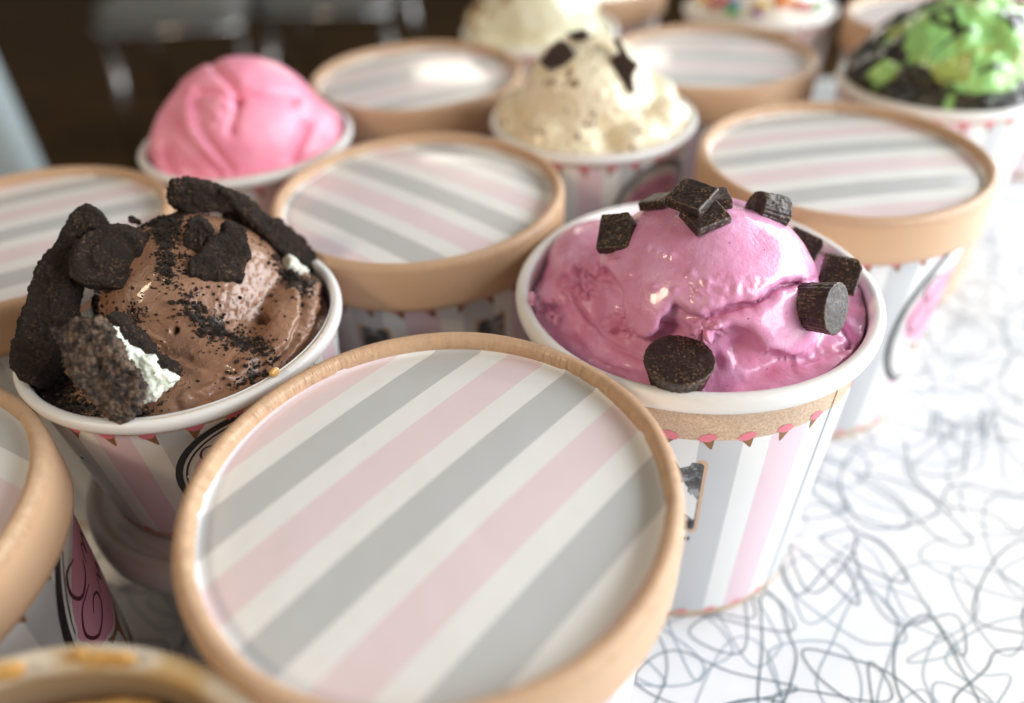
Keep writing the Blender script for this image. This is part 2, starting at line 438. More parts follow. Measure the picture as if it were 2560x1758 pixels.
DATA = {"C1":{"frame":[[0.0,-8.2,-8.0],[0.9702,-0.2223,0.0967],[0.051,0.5773,0.8149],[-0.237,-0.7857,0.5714]],"upper":[[-34.5,26.9],[-33.2,20.3],[-26.6,12.7],[-23.5,8.6],[-20.8,6.6],[-20.7,1.1],[-17.8,-4.8],[-15.4,-7.3],[-12.2,-7.0],[-9.5,-5.1],[-8.2,-2.4],[-7.2,-0.2],[-5.2,1.7],[-2.7,0.4],[-0.6,-0.2],[4.1,0.6],[10.3,2.6],[15.8,4.1],[18.4,6.3],[23.5,8.2],[32.2,10.7],[36.6,19.8],[31.1,29.8],[15.8,29.3],[-2.8,31.0],[-24.4,38.4]],"groove":[[-4.8,1.1],[-2.7,-0.0],[-0.5,-0.7],[4.1,0.2],[10.3,2.1],[16.3,3.9],[18.4,6.3]],"tonguegroove":[[-25.8,10.7],[-21.8,5.7],[-21.2,0.7],[-18.3,-5.3],[-15.4,-7.9],[-11.8,-7.6],[-8.9,-5.5],[-7.6,-2.9]],"lobe":[[-3.1,-2.4],[1.1,-1.1],[6.2,-0.7],[11.2,1.5],[18.0,4.1],[21.1,6.3],[30.2,8.5],[39.0,-0.8],[39.3,-5.6],[40.3,-7.2],[38.7,-8.3],[31.9,-10.1],[23.6,-11.9],[18.4,-10.8],[15.2,-7.6],[12.5,-4.6],[8.3,-3.7],[4.5,-4.6],[1.2,-6.3],[-0.9,-5.9]],"crease":[[17.5,-10.3],[23.6,-12.2],[29.2,-10.6],[34.3,-9.7],[39.7,-7.9]],"crease2":[[38.3,-1.8],[39.2,-5.1],[40.2,-7.6]],"pit":[9.9,-9.4],"hole1":[-5.8,-4.4],"hole2":[5.1,-12.7],"icy":[[[-35.7,15.9],[-26.6,12.7],[-26.6,5.0],[-33.5,4.3],[-39.8,5.5],[-41.4,10.0]],[[-25.3,-0.7],[-20.7,1.1],[-17.8,-3.0],[-15.9,-6.6],[-21.2,-5.8],[-25.3,-3.1]],[[-46.3,4.4],[-41.7,5.0],[-39.0,0.2],[-40.3,-2.8],[-44.7,0.7]],[[-0.9,-2.8],[3.2,-0.7],[6.2,-5.0],[2.1,-7.6],[-2.6,-7.2]]],"swoosh":[[-37.1,5.0],[-34.4,-0.3],[-30.1,-4.2],[-24.9,-7.8],[-19.3,-10.4],[-14.1,-12.5]],"swoosh2":[[-38.8,-2.8],[-32.4,-7.1],[-25.4,-11.2],[-17.5,-13.6]],"pimples":[[-12.7,17.0],[-10.1,15.7],[-6.8,14.4],[-1.9,10.2],[-20.7,13.7],[-8.5,14.9],[-17.5,9.8],[2.3,7.5],[9.0,5.8],[-6.2,5.4],[-11.0,6.4]],"rough":[[-4.1,9.8],[6.1,9.7],[15.8,8.0],[17.1,5.4],[10.3,3.2],[2.0,1.5],[-3.5,2.4]],"leftridge":[[-34.5,26.9],[-39.6,20.9],[-39.8,14.7],[-39.8,7.7]]},"C2":{"frame":[[0.5,10.5,-4.0],[0.9269,0.2781,-0.2519],[0.051,0.5718,0.8188],[0.3718,-0.7718,0.5158]],"edge":[[27.0,16.4],[28.2,8.6],[27.5,2.4],[26.3,-2.7],[22.6,-9.5],[18.5,-12.7],[13.0,-14.5]],"flange":[[34.3,11.5],[31.4,4.6],[29.6,-1.7],[26.7,-6.7],[22.3,-11.3]],"hole1":[15.7,-2.6],"hole2":[-6.5,-5.7],"fold":[[14.6,-16.0],[6.5,-19.5],[-0.0,-22.4],[-5.5,-24.7]],"fold2":[[-15.5,-7.5],[-8.4,-11.3],[0.2,-14.3],[7.5,-16.6]],"crumb":[[[-10.1,20.2],[-5.2,19.1],[-4.4,11.4],[-5.8,5.8],[-10.0,6.7],[-10.8,13.2]],[[-1.3,-2.5],[4.8,-0.6],[7.4,-5.4],[12.8,-7.4],[18.1,-9.5],[18.6,-12.2],[12.7,-12.7],[4.6,-9.1],[-0.5,-7.1]],[[-17.9,-0.2],[-14.4,0.7],[-13.2,-2.0],[-16.2,-3.4]],[[7.8,-18.3],[12.0,-15.3],[16.3,-15.7],[14.3,-18.3],[8.6,-19.9]],[[20.1,14.5],[24.3,10.7],[28.6,8.0],[24.4,6.0],[21.3,9.9]],[[-18.1,32.7],[-4.6,35.6],[-3.1,21.2],[-10.0,19.1],[-12.8,21.3]],[[-40.6,-19.0],[-30.0,-21.0],[-18.4,-28.2],[-10.4,-25.5],[-8.2,-28.4],[-30.7,-28.6],[-39.0,-25.0]],[[-21.5,-0.6],[-16.3,-6.2],[-10.6,-13.2],[-6.0,-18.0],[-9.0,-19.2],[-14.9,-12.8]],[[-4.6,3.9],[-1.2,4.0],[-1.3,-2.5],[-4.7,-1.5]],[[-19.2,-20.9],[-15.8,-20.9],[-14.5,-26.3],[-18.4,-28.5]],[[23.9,7.5],[30.1,8.0],[34.8,6.8],[29.9,4.6],[26.3,4.5]]],"wet":[[[4.9,5.4],[14.1,7.5],[18.4,4.2],[13.4,-0.7],[8.2,-6.8],[1.7,-1.1]]]},"C3":{"frame":[[-0.1,-0.8,-5.0],[0.9525,0.2587,-0.161],[0.0493,0.3904,0.9193],[0.3007,-0.8835,0.3591]],"cr":[[[-16.7,20.2],[-13.0,20.1],[-9.5,19.2],[-2.8,17.6]],[[1.0,19.0],[5.1,18.4],[10.6,17.7],[19.3,17.1]],[[-10.7,30.8],[-6.7,26.0],[-4.2,23.0],[-2.3,18.3]],[[-2.5,18.3],[-3.1,14.1],[-4.8,9.0],[-5.7,4.8]],[[-19.0,18.3],[-18.3,10.8],[-15.4,2.5],[-11.5,-4.4],[-7.5,-10.6]],[[-24.0,20.5],[-28.9,13.0],[-31.2,3.5],[-31.4,-6.0],[-29.5,-10.8]],[[22.9,7.0],[20.4,1.7],[16.9,-6.0]],[[-26.1,9.1],[-23.3,2.5],[-17.9,-4.4],[-11.7,-11.0]],[[12.8,10.1],[13.0,7.8]],[[29.6,12.8],[30.4,9.8]],[[-17.1,14.5],[-13.8,9.9],[-9.9,8.0],[-6.9,10.8]]],"rd":[[[-20.0,12.7],[-20.5,7.1],[-17.5,-0.3],[-12.6,-6.8],[-8.5,-11.0]],[[-8.8,16.3],[-4.4,14.5],[-6.6,9.0],[-10.3,8.9]]]},"C5":{"frame":[[-2.3,-1.5,4.5],[0.9929,-0.1191,-0.008],[0.0486,0.3421,0.9384],[-0.109,-0.9321,0.3454]],"brown":[[[-16.6,8.1],[-11.4,7.5],[-12.0,5.4],[-16.5,5.9]],[[-7.6,7.9],[-3.2,7.9],[-4.2,3.8],[-8.6,4.8]],[[20.0,12.4],[23.8,10.4],[21.3,8.1]],[[-10.1,-2.5],[-6.7,-3.6],[-8.9,-5.7]],[[-4.9,-12.7],[-2.1,-12.1],[-2.6,-15.5],[-4.8,-16.0]],[[19.4,-3.1],[23.6,-3.1],[22.6,-5.3],[19.5,-4.7]],[[16.9,-10.1],[21.3,-11.4],[19.6,-13.0]]],"chunks":[{"o":[-7.3,-3.5,31.5],"a":[0.993,-0.119,-0.008],"b":[0.049,0.342,0.938],"n":[-0.109,-0.932,0.345],"poly":[[-3.9,0.3],[1.1,1.8],[3.6,1.5],[3.4,-1.8],[0.3,-1.8]]},{"o":[-15.3,-11.9,26.5],"a":[0.993,-0.119,-0.008],"b":[0.049,0.342,0.938],"n":[-0.109,-0.932,0.345],"poly":[[-6.1,-1.5],[-2.8,2.6],[-0.1,4.6],[2.7,3.6],[5.0,-0.0],[1.7,-3.1],[-3.8,-3.6]]},{"o":[9.7,-17.3,23.7],"a":[0.993,-0.119,-0.008],"b":[0.049,0.342,0.938],"n":[-0.109,-0.932,0.345],"poly":[[-4.1,6.7],[-1.4,6.7],[1.5,2.1],[4.4,-0.0],[2.9,-3.1],[3.7,-8.3],[1.4,-7.8],[-2.1,-2.6],[-4.4,1.6],[-1.8,3.1]]}]},"choc":{"a":{"o":[-24.0,-3.8,17.6],"x":[0.629,-0.411,0.66],"n":[-0.679,0.124,0.724]},"b":{"o":[-6.2,-9.4,30.2],"x":[0.681,0.72,0.133],"n":[-0.159,-0.032,0.987]},"b2":{"o":[-3.4,-14.2,27.0],"x":[0.919,0.365,0.152],"n":[-0.096,-0.167,0.981]},"c":{"o":[-12.4,1.9,23.7],"x":[0.536,-0.721,0.438],"n":[-0.348,0.284,0.894]},"d":{"o":[-0.5,-5.5,27.4],"x":[0.998,-0.053,0.019],"n":[-0.015,0.076,0.997]},"e":{"o":[15.5,-9.4,26.1],"x":[0.811,-0.442,-0.384],"n":[0.413,-0.033,0.91]},"f":{"o":[37.4,-12.6,6.0],"x":[0.353,0.021,-0.936],"n":[0.931,-0.109,0.348]},"f2":{"o":[34.8,4.2,4.0],"x":[0.343,-0.939,-0.023],"n":[0.896,0.32,0.309]},"g":{"o":[24.9,-30.8,8.5],"x":[0.748,0.52,-0.413],"n":[0.664,-0.604,0.441]},"h":{"o":[-13.2,-39.8,-2.0],"x":[0.925,-0.375,0.055],"n":[-0.379,-0.909,0.173]}},"cookie":{"k1":[{"o":[6.9,22.4,24.5],"a":[0.934,0.31,-0.18],"b":[0.049,0.386,0.921],"n":[0.355,-0.869,0.345],"poly":[[-9.2,2.7],[-8.2,5.6],[-4.0,6.7],[1.0,5.4],[6.0,3.3],[10.1,1.0],[10.9,-1.3],[9.2,-3.3],[3.1,-2.6],[-5.4,-2.8],[-8.9,-0.7],[-10.0,1.3]]}],"k2":[{"o":[21.5,23.4,12.8],"a":[0.666,0.453,-0.593],"b":[0.05,0.766,0.641],"n":[0.744,-0.456,0.487],"poly":[[-14.5,9.2],[-13.1,10.8],[-7.5,9.8],[-0.5,7.0],[6.7,4.7],[13.0,2.5],[17.7,-1.5],[18.0,-6.6],[13.8,-9.3],[9.5,-9.7],[7.4,-4.7],[2.5,-2.1],[-2.4,1.5],[-8.2,4.2]]},{"o":[30.7,16.6,5.5],"a":[0.666,0.453,-0.593],"b":[0.05,0.766,0.641],"n":[0.744,-0.456,0.487],"poly":[[-3.1,2.5],[-0.7,2.0],[1.2,0.3],[4.2,-0.6],[3.7,-1.8],[-1.0,-2.4],[-2.9,-0.7]]}],"k3":[{"o":[10.3,4.5,23.6],"a":[0.927,0.278,-0.252],"b":[0.051,0.572,0.819],"n":[0.372,-0.772,0.516],"poly":[[-3.5,0.3],[-2.3,4.1],[0.1,5.2],[1.8,3.8],[4.2,1.6],[2.6,-0.8],[-0.5,-5.2],[-3.6,-4.8]]}],"k4":[{"o":[16.6,1.2,19.2],"a":[0.885,0.28,-0.373],"b":[0.05,0.738,0.673],"n":[0.463,-0.615,0.639],"poly":[[-0.1,9.3],[1.7,9.1],[5.0,8.6],[6.7,1.4],[5.5,-2.2],[4.9,-6.7],[-0.0,-6.8],[-4.8,-7.9],[-8.4,-6.4],[-8.8,-2.6],[-6.6,-0.4],[-3.8,3.9],[-0.4,6.8]]}],"k5":[{"o":[-11.8,-1.7,21.5],"a":[0.959,0.135,-0.251],"b":[0.05,0.789,0.612],"n":[0.281,-0.599,0.75],"poly":[[-10.5,-1.1],[-9.6,3.4],[-6.7,7.2],[-2.4,9.9],[2.2,10.6],[7.2,8.3],[10.3,4.1],[11.4,-0.8],[9.9,-4.9],[6.8,-7.9],[0.9,-7.7],[-5.8,-7.6],[-9.7,-5.8]]}],"k6":[{"o":[-31.8,-26.5,3.0],"a":[0.989,0.037,-0.143],"b":[0.049,0.831,0.554],"n":[0.14,-0.555,0.82],"poly":[[6.6,50.0],[9.4,49.1],[11.2,46.8],[10.2,42.7],[6.0,39.8],[6.8,28.5],[7.4,18.5],[5.3,13.0],[6.1,4.4],[3.3,-2.0],[-1.2,-0.5],[-3.6,2.7],[-4.2,8.8],[-3.6,19.4],[-2.6,28.0],[-1.1,34.2],[1.7,41.1],[4.2,47.7]]}],"k7":[{"o":[-1.6,-43.4,1.5],"a":[0.989,0.083,-0.119],"b":[0.051,0.572,0.819],"n":[0.136,-0.816,0.561],"poly":[[-15.2,21.7],[-12.6,21.5],[-9.4,24.0],[-4.0,23.8],[-1.4,21.3],[0.8,15.0],[4.2,11.7],[5.7,7.9],[4.4,3.7],[1.6,-0.9],[-1.6,-0.4],[-4.6,2.2],[-8.0,6.4],[-11.0,11.0],[-12.7,16.0]]},{"o":[-2.9,-40.7,-0.3],"a":[0.989,0.083,-0.119],"b":[0.051,0.572,0.819],"n":[0.136,-0.816,0.561],"poly":[[-4.1,22.9],[-0.5,22.0],[0.6,19.1],[4.9,15.2],[7.3,14.8],[8.8,11.8],[12.4,9.2],[9.9,7.5],[7.0,4.1],[4.2,2.9],[2.3,9.3],[-1.5,14.9],[-4.5,19.9]]},{"o":[-4.0,-38.3,-1.9],"a":[0.989,0.083,-0.119],"b":[0.051,0.572,0.819],"n":[0.136,-0.816,0.561],"poly":[[-3.1,25.0],[0.1,24.5],[4.0,19.8],[6.8,16.3],[9.6,14.2],[13.2,11.5],[12.7,8.9],[7.9,12.0],[3.1,16.4],[-1.6,21.5]]}],"k8":[{"o":[-12.1,16.3,22.9],"a":[0.927,0.278,-0.252],"b":[0.051,0.572,0.819],"n":[0.372,-0.772,0.516],"poly":[[-1.5,0.7],[-0.4,1.5],[1.4,0.5],[1.8,-0.7],[-0.9,-0.8]]}],"k9":[{"o":[-22.9,-3.5,4.9],"a":[0.927,0.278,-0.252],"b":[0.051,0.572,0.819],"n":[0.372,-0.772,0.516],"poly":[[-3.0,0.3],[0.0,1.7],[2.6,0.7],[3.0,-0.7],[-0.0,-1.2],[-2.1,-0.7]]}]}}
# ------------------------------------------------------------------ the setting: floor
m_floor = mat('dark_wood_floor', (0.05, 0.03, 0.015), 0.6, Specular_IOR_Level=0.06)
nt = NT(m_floor)
mp = nt.n('ShaderNodeMapping'); mp.inputs['Scale'].default_value = (1.0, 9.0, 1.0); nt.put(mp.inputs[0], nt.co)
nt.base(nt.ramp(nt.noise(1.3, 4, 0.6, vec=mp.outputs[0]), [(0.3, (0.034, 0.018, 0.006)), (0.7, (0.11, 0.058, 0.017))]))
fl = mesh('floor', [(-9, -6, 0), (9, -6, 0), (9, 12, 0), (-9, 12, 0)], [(0, 1, 2, 3)], m_floor, smooth=False)
fl['kind'] = 'structure'

# ------------------------------------------------------------------ table
m_lam = mat('white_laminate', (0.72, 0.73, 0.735), 0.16, Specular_IOR_Level=0.5)
m_line = mat('print_dark_line', (0.135, 0.18, 0.21), 0.2)
m_line2 = mat('print_pale_line', (0.30, 0.37, 0.42), 0.2)
m_chrome = mat('chrome', (0.62, 0.62, 0.62), 0.16, Metallic=1.0)
tbl = thing('diner_table', 'white laminate table printed with loose grey squiggles under all the cups', 'table', (0, 0, 0))
X0, X1, Y0, Y1 = -0.245, 0.95, -0.30, 0.64


def rrect(x0, x1, y0, y1, r, n=8):
    out = []
    for cx, cy, a0 in ((x1 - r, y1 - r, 0), (x0 + r, y1 - r, 90), (x0 + r, y0 + r, 180), (x1 - r, y0 + r, 270)):
        for k in range(n + 1):
            a = math.radians(a0 + 90 * k / n); out.append((cx + r * math.cos(a), cy + r * math.sin(a)))
    return out


def slab(outline, z0, z1):
    n = len(outline)
    V = [(x, y, z0) for x, y in outline] + [(x, y, z1) for x, y in outline]
    F = [tuple(range(n, 2 * n)), tuple(range(n))[::-1]] + [(i, (i + 1) % n, n + (i + 1) % n, n + i) for i in range(n)]
    return V, F


V, F = slab(rrect(X0, X1, Y0, Y1, 0.05), TABLE - 0.03, TABLE)
mesh('table_top', V, F, m_lam, tbl, smooth=False)
o1 = rrect(X0 - 0.004, X1 + 0.004, Y0 - 0.004, Y1 + 0.004, 0.054); V = []; F = []
prof = [(0, -0.034), (0.002, -0.030), (0.0, -0.026), (0.002, -0.021), (0.0, -0.016), (0.002, -0.011), (0.0, -0.006), (0.0, -0.001)]
cx, cy = (X0 + X1) / 2, (Y0 + Y1) / 2
for px, py in o1:
    for d, z in prof:
        f = Vector((px - cx, py - cy)); f = f + f.normalized() * d
        V.append((cx + f.x, cy + f.y, TABLE + z))
n = len(o1); k = len(prof)
F = [(i * k + j, ((i + 1) % n) * k + j, ((i + 1) % n) * k + j + 1, i * k + j + 1) for i in range(n) for j in range(k - 1)]
mesh('edge_band', V, F, m_chrome, tbl)
V, F = lathe([(0, 30), (200, 28), (230, 5), (230, 0)], 48); mesh('table_foot', [(x + cx, y + cy, z) for x, y, z in V], F, m_chrome, tbl)
V, F = lathe([(40, 28), (40, 715)], 32); mesh('table_column', [(x + cx, y + cy, z) for x, y, z in V], F, m_chrome, tbl)


def squiggles(gap, width, seed, z, mt):
    """loose closed loops of printed line, spread evenly over the laminate"""
    rnd = random.Random(seed); V = []; F = []
    nx, ny = int((X1 - X0) / gap), int((Y1 - Y0) / gap)
    for cell in range(nx * ny):
        cx = X0 + gap * (cell % nx + .5 + rnd.uniform(-.38, .38)); cy = Y0 + gap * (cell // nx + .5 + rnd.uniform(-.38, .38))
        k = rnd.choice((5, 5, 6, 6, 7)); rot = rnd.uniform(0, 6.28); rx = rnd.uniform(.016, .027); ry = rnd.uniform(.010, .017)
        pts = []
        for i in range(k):
            a = 2 * math.pi * (i + rnd.uniform(-.22, .22)) / k; q = rnd.choice((.4, .65, .95, 1.1, 1.2))
            x, y = rx * q * math.cos(a), ry * q * math.sin(a)
            pts.append((cx + x * math.cos(rot) - y * math.sin(rot), cy + x * math.sin(rot) + y * math.cos(rot)))
        if rnd.random() < .3:
            pts[0], pts[1] = pts[1], pts[0]
        P = smooth_path(pts + pts[:3], 9)[9:9 + 9 * k + 1]
        Q = P[:-1]
        for _ in range(5):
            Q = .5 * Q + .25 * np.roll(Q, 1, 0) + .25 * np.roll(Q, -1, 0)
        P = np.vstack([Q, Q[:1]])
        d = np.gradient(P, axis=0); nn = np.stack([-d[:, 1], d[:, 0]], 1); nn /= np.maximum(np.linalg.norm(nn, axis=1, keepdims=True), 1e-9)
        w = width * rnd.uniform(.85, 1.15); b = len(V)
        zz = z + rnd.uniform(0, 3e-5)
        for p, m_ in zip(P, nn):
            for s in (-.5, .5):
                x, y = p + m_ * w * s
                V.append((min(max(x, X0 + .002), X1 - .002), min(max(y, Y0 + .002), Y1 - .002), zz))
        F += [(b + 2 * i, b + 2 * i + 1, b + 2 * i + 3, b + 2 * i + 2) for i in range(len(P) - 1)]
    o = mesh('squiggle_print', V, F, mt, tbl, smooth=False); o['kind'] = 'stuff'


squiggles(0.0258, 0.00042, 5, TABLE + 0.00022, m_line)
squiggles(0.0240, 0.00040, 9, TABLE + 0.00012, m_line2)

# ------------------------------------------------------------------ cups


def wall_r(z, r0, z0, r1, z1):
    return r0 + (z - z0) * (r1 - r0) / (z1 - z0)


def decal(polys, th0, zc, R, off0=0.06):
    """flat print wrapped on the cup wall: polys = list of (outline in mm (u right, w up), material index, layer)"""
    V = []; F = []; MI = []
    for outline, mi, layer in polys:
        P = np.asarray(outline, float); c = P.mean(0); n = len(P); b = len(V); rings = 5
        def put(u, w):
            z = zc + w; r = R(z) + off0 + 0.05 * layer; a = math.radians(th0) + u / R(z)
            V.append((r * math.cos(a) * MM, r * math.sin(a) * MM, z * MM))
        put(*c)
        for k in range(1, rings + 1):
            for p in P:
                put(*(c + (p - c) * k / rings))
        for i in range(n):
            i2 = (i + 1) % n
            F.append((b, b + 1 + i, b + 1 + i2)); MI.append(mi)
            for k in range(rings - 1):
                F.append((b + 1 + k * n + i, b + 1 + (k + 1) * n + i, b + 1 + (k + 1) * n + i2, b + 1 + k * n + i2)); MI.append(mi)
    return V, F, MI


def ribbon_polys(path, w, mi, layer):
    P = smooth_path(path, 8); d = np.gradient(P, axis=0); nn = np.stack([-d[:, 1], d[:, 0]], 1)
    nn /= np.maximum(np.linalg.norm(nn, axis=1, keepdims=True), 1e-9)
    k = len(P); ww = w * (0.35 + 0.65 * np.sin(np.linspace(0.15, math.pi - .1, k)))[:, None]
    A, B = P + nn * ww / 2, P - nn * ww / 2
    return [([A[i], A[i + 1], B[i + 1], B[i]], mi, layer) for i in range(k - 1)]


def oval(rx, ry, n=56, cx=0, cy=0):
    return [(cx + rx * math.cos(2 * math.pi * k / n), cy + ry * math.sin(2 * math.pi * k / n)) for k in range(n)]


def ring_polys(rx, ry, w, mi, layer, n=72):
    o, i = oval(rx, ry, n), oval(rx - w, ry - w, n)
    return [([o[k], o[(k + 1) % n], i[(k + 1) % n], i[k]], mi, layer) for k in range(n)]


LOGO_MATS = None


def logo(parent, R, th, zc, rx, ry):
    s = ry / 32.0
    pol = [(oval(rx, ry), 1, 0)] + ring_polys(rx, ry, 2.3 * s + .4, 0, 1) + ring_polys(rx - 3.6 * s - .3, ry - 3.6 * s - .3, 0.55, 0, 1)
    blob = []
    for k in range(60):
        a = 2 * math.pi * k / 60; r = 1 + (0.07 * abs(math.sin(4.5 * a)) if math.sin(a) < 0.1 else 0.0)
        blob.append((rx * .74 * r * math.cos(a), 5 * s + ry * .50 * r * math.sin(a)))
    cone = [(-rx * .42, -9 * s), (rx * .42, -9 * s), (rx * .36, -13 * s), (0, -26 * s), (-rx * .36, -13 * s)]
    halo = [(x * 1.07, 5 * s + (y - 5 * s) * 1.07) for x, y in blob]
    pol += [(cone, 4, 1), (halo, 1, 2), (blob, 2, 3)]
    q = rx / 22.0
    for path in ([(-6, 17), (-11, 18), (-13, 13), (-10, 8), (-4, 9), (-2, 12)], [(-1, 9), (1, 13), (3, 12), (3, 9), (6, 13), (8, 9), (11, 13), (13, 10)],
                 [(-5, 6), (-12, 6), (-15, 0), (-11, -6), (-4, -4), (-3, 0), (-6, 2), (-9, 0)], [(-1, -3), (2, 1), (4, -3), (6, 1), (8, -3), (11, 1), (13, -1)]):
        pol += ribbon_polys([(x * q, y * s + 2 * s) for x, y in path], 1.0 * s, 3, 4)
    V, F, MI = decal(pol, th, zc, R)
    mesh('logo', V, F, [m_black, m_white, m_scoopprint, m_maroon, m_brownprint], parent, mi=MI)


def cone_border(parent, R, z, n, seed, size=1.0, zb=None):
    rnd = random.Random(seed); V = []; F = []; MI = []
    for k in range(n):
        tilt = rnd.choice((-1, 1)) * rnd.uniform(.15, .45); c, s_ = math.cos(tilt), math.sin(tilt)
        def rt(L):
            return [(x * c * size - y * s_ * size, x * s_ * size + y * c * size) for x, y in L]
        cone = rt([(-1.7, .3), (1.7, .3), (0.2, -3.4), (-.2, -3.4)])
        cloud = rt([(2.4 * math.cos(a) * (1 + .09 * math.sin(7 * a)), 1.1 + 1.5 * math.sin(a) * (1 + .09 * math.sin(7 * a))) for a in [2 * math.pi * j / 18 for j in range(18)]])
        v, f, mi = decal([(cone, 1, 0), (cloud, 0, 1)], 360.0 * k / n, z, R)
        b = len(V); V += v; F += [tuple(i + b for i in q) for q in f]; MI += mi
        if zb is not None:
            v, f, mi = decal([([(p[0] * .8, p[1] * .7) for p in cloud], 0, 1)], 360.0 * k / n + 2, zb, R)
            b = len(V); V += v; F += [tuple(i + b for i in q) for q in f]; MI += mi
    o = mesh('cone_border', V, F, [m_pinkprint, m_brownprint], parent, mi=MI)
    return o


def photo_print(parent, R, th, zc, w, h):
    rr = [(x * 1000, y * 1000) for x, y in rrect(-w / 2000, w / 2000, -h / 2000, h / 2000, 0.0018, 4)]
    r2 = [(x * .86, y * .93) for x, y in rr]
    tri = [(-w * .40, -h * .10), (w * .05, h * .22), (w * .40, -h * .02), (w * .40, -h * .30), (-w * .40, -h * .30)]
    pol = [(rr, 1, 0), (r2, 0, 1), (tri, 2, 2), ([(-w * .38, -h * .44), (w * .38, -h * .44), (w * .38, -h * .32), (-w * .38, -h * .32)], 3, 2)]
    for j in range(9):
        u = -w * .42 + j * w * .092
        pol.append(([(u, -h * .62), (u + w * .05, -h * .62), (u + w * .06, -h * .565), (u + .01, -h * .565)], 3, 1))
    V, F, MI = decal(pol, th, zc, R)
    mesh('photo_print', V, F, [m_photo, m_tanprint, m_white, m_black], parent, mi=MI)


def cup_parts(t, big=True, rim=True, paper=None, seed=0, tall=False, rot=0.0, logos=(), photos=(), rim_r=None):
    if big:
        r0, z0, r1, z1 = 49.6, -6.0, 44.0, -105.9; bz, nb, rr, rz, hw, hh = -19.3, 30, 50.6, -5.3, 2.1, 2.9; mw = m_wall_big
    else:
        r0, z0, r1, z1 = 42.2, -2.0, 36.8, -52.0; bz, nb, rr, rz, hw, hh = -6.4, 25, 42.6, -1.9, 1.6, 1.9; mw = m_wall_small
        if tall:
            z1 = -105.9; r1 = 36.0
    R = lambda z: wall_r(z, r0, z0, r1, z1)
    outer = [(r1 - 1.2, z1 + 3.0), (r1 - 1.0, z1), (r1, z1), (r1 + .02, z1 + 1)] + [(R(z), z) for z in np.linspace(z1 + 4, z0 + 2, 10)]
    V, F = lathe(outer, 128); mi = [0] * len(F)
    inner = [(R(z) - 1.0, z) for z in np.linspace(z0 + 2, z1 + 5, 6)] + [(0.01, z1 + 5)]
    V2, F2 = lathe(inner, 128); b = len(V)
    V += V2; F += [tuple(i + b for i in f) for f in F2]; mi += [1] * len(F2)
    w = mesh('cup_wall', V, F, [mw, m_inner_shaded if paper else m_white], t, mi=mi); w.rotation_euler.z = math.radians(rot)
    V = []; F = []; a0 = math.radians(-52 + seed * 47 % 360 if seed != 30 else -52 - rot)
    zs = np.linspace(z0 + 1, z1 + .3, 12)
    for zz in zs:
        for j, off in enumerate((0.0, .22, .24, .24, .24, .2)):
            aa = a0 + (0, 0, .012, .07, .13, .2)[j]; r = R(zz) + off
            V.append((r * math.cos(aa) * MM, r * math.sin(aa) * MM, zz * MM))
    for i in range(len(zs) - 1):
        F += [(i * 6 + j, i * 6 + j + 1, i * 6 + j + 7, i * 6 + j + 6) for j in range(5)]
    sm = mesh('overlap_seam', V, F, mw, t, smooth=False); sm.rotation_euler.z = math.radians(rot)
    if rim:
        prof = [(rr + hw * math.copysign(abs(math.cos(a)) ** .8, math.cos(a)), rz + hh * math.copysign(abs(math.sin(a)) ** .8, math.sin(a))) for a in [2 * math.pi * k / 20 for k in range(20)]]
        V, F = lathe(prof, 160, closed=True); V = np.array(V)
        a = np.arctan2(V[:, 1], V[:, 0]); V[:, 2] += .00035 * np.sin(2 * a + seed) + .0002 * np.sin(5 * a + 2 * seed)
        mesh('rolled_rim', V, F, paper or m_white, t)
    cb = cone_border(t, R, bz, nb, seed, 1.0 if big else .95, (z1 + 3) if (big or tall) else z1 + 2.2)
    cb['kind'] = 'stuff'
    for th, zc, rx, ry in logos:
        logo(t, R, th, zc, rx, ry)
    for th, zc, ww, h in photos:
        photo_print(t, R, th, zc, ww, h)
    return R


GROUP_L = 'ice cream cups closed with striped kraft lids'
GROUP_O = 'open striped ice cream cups'


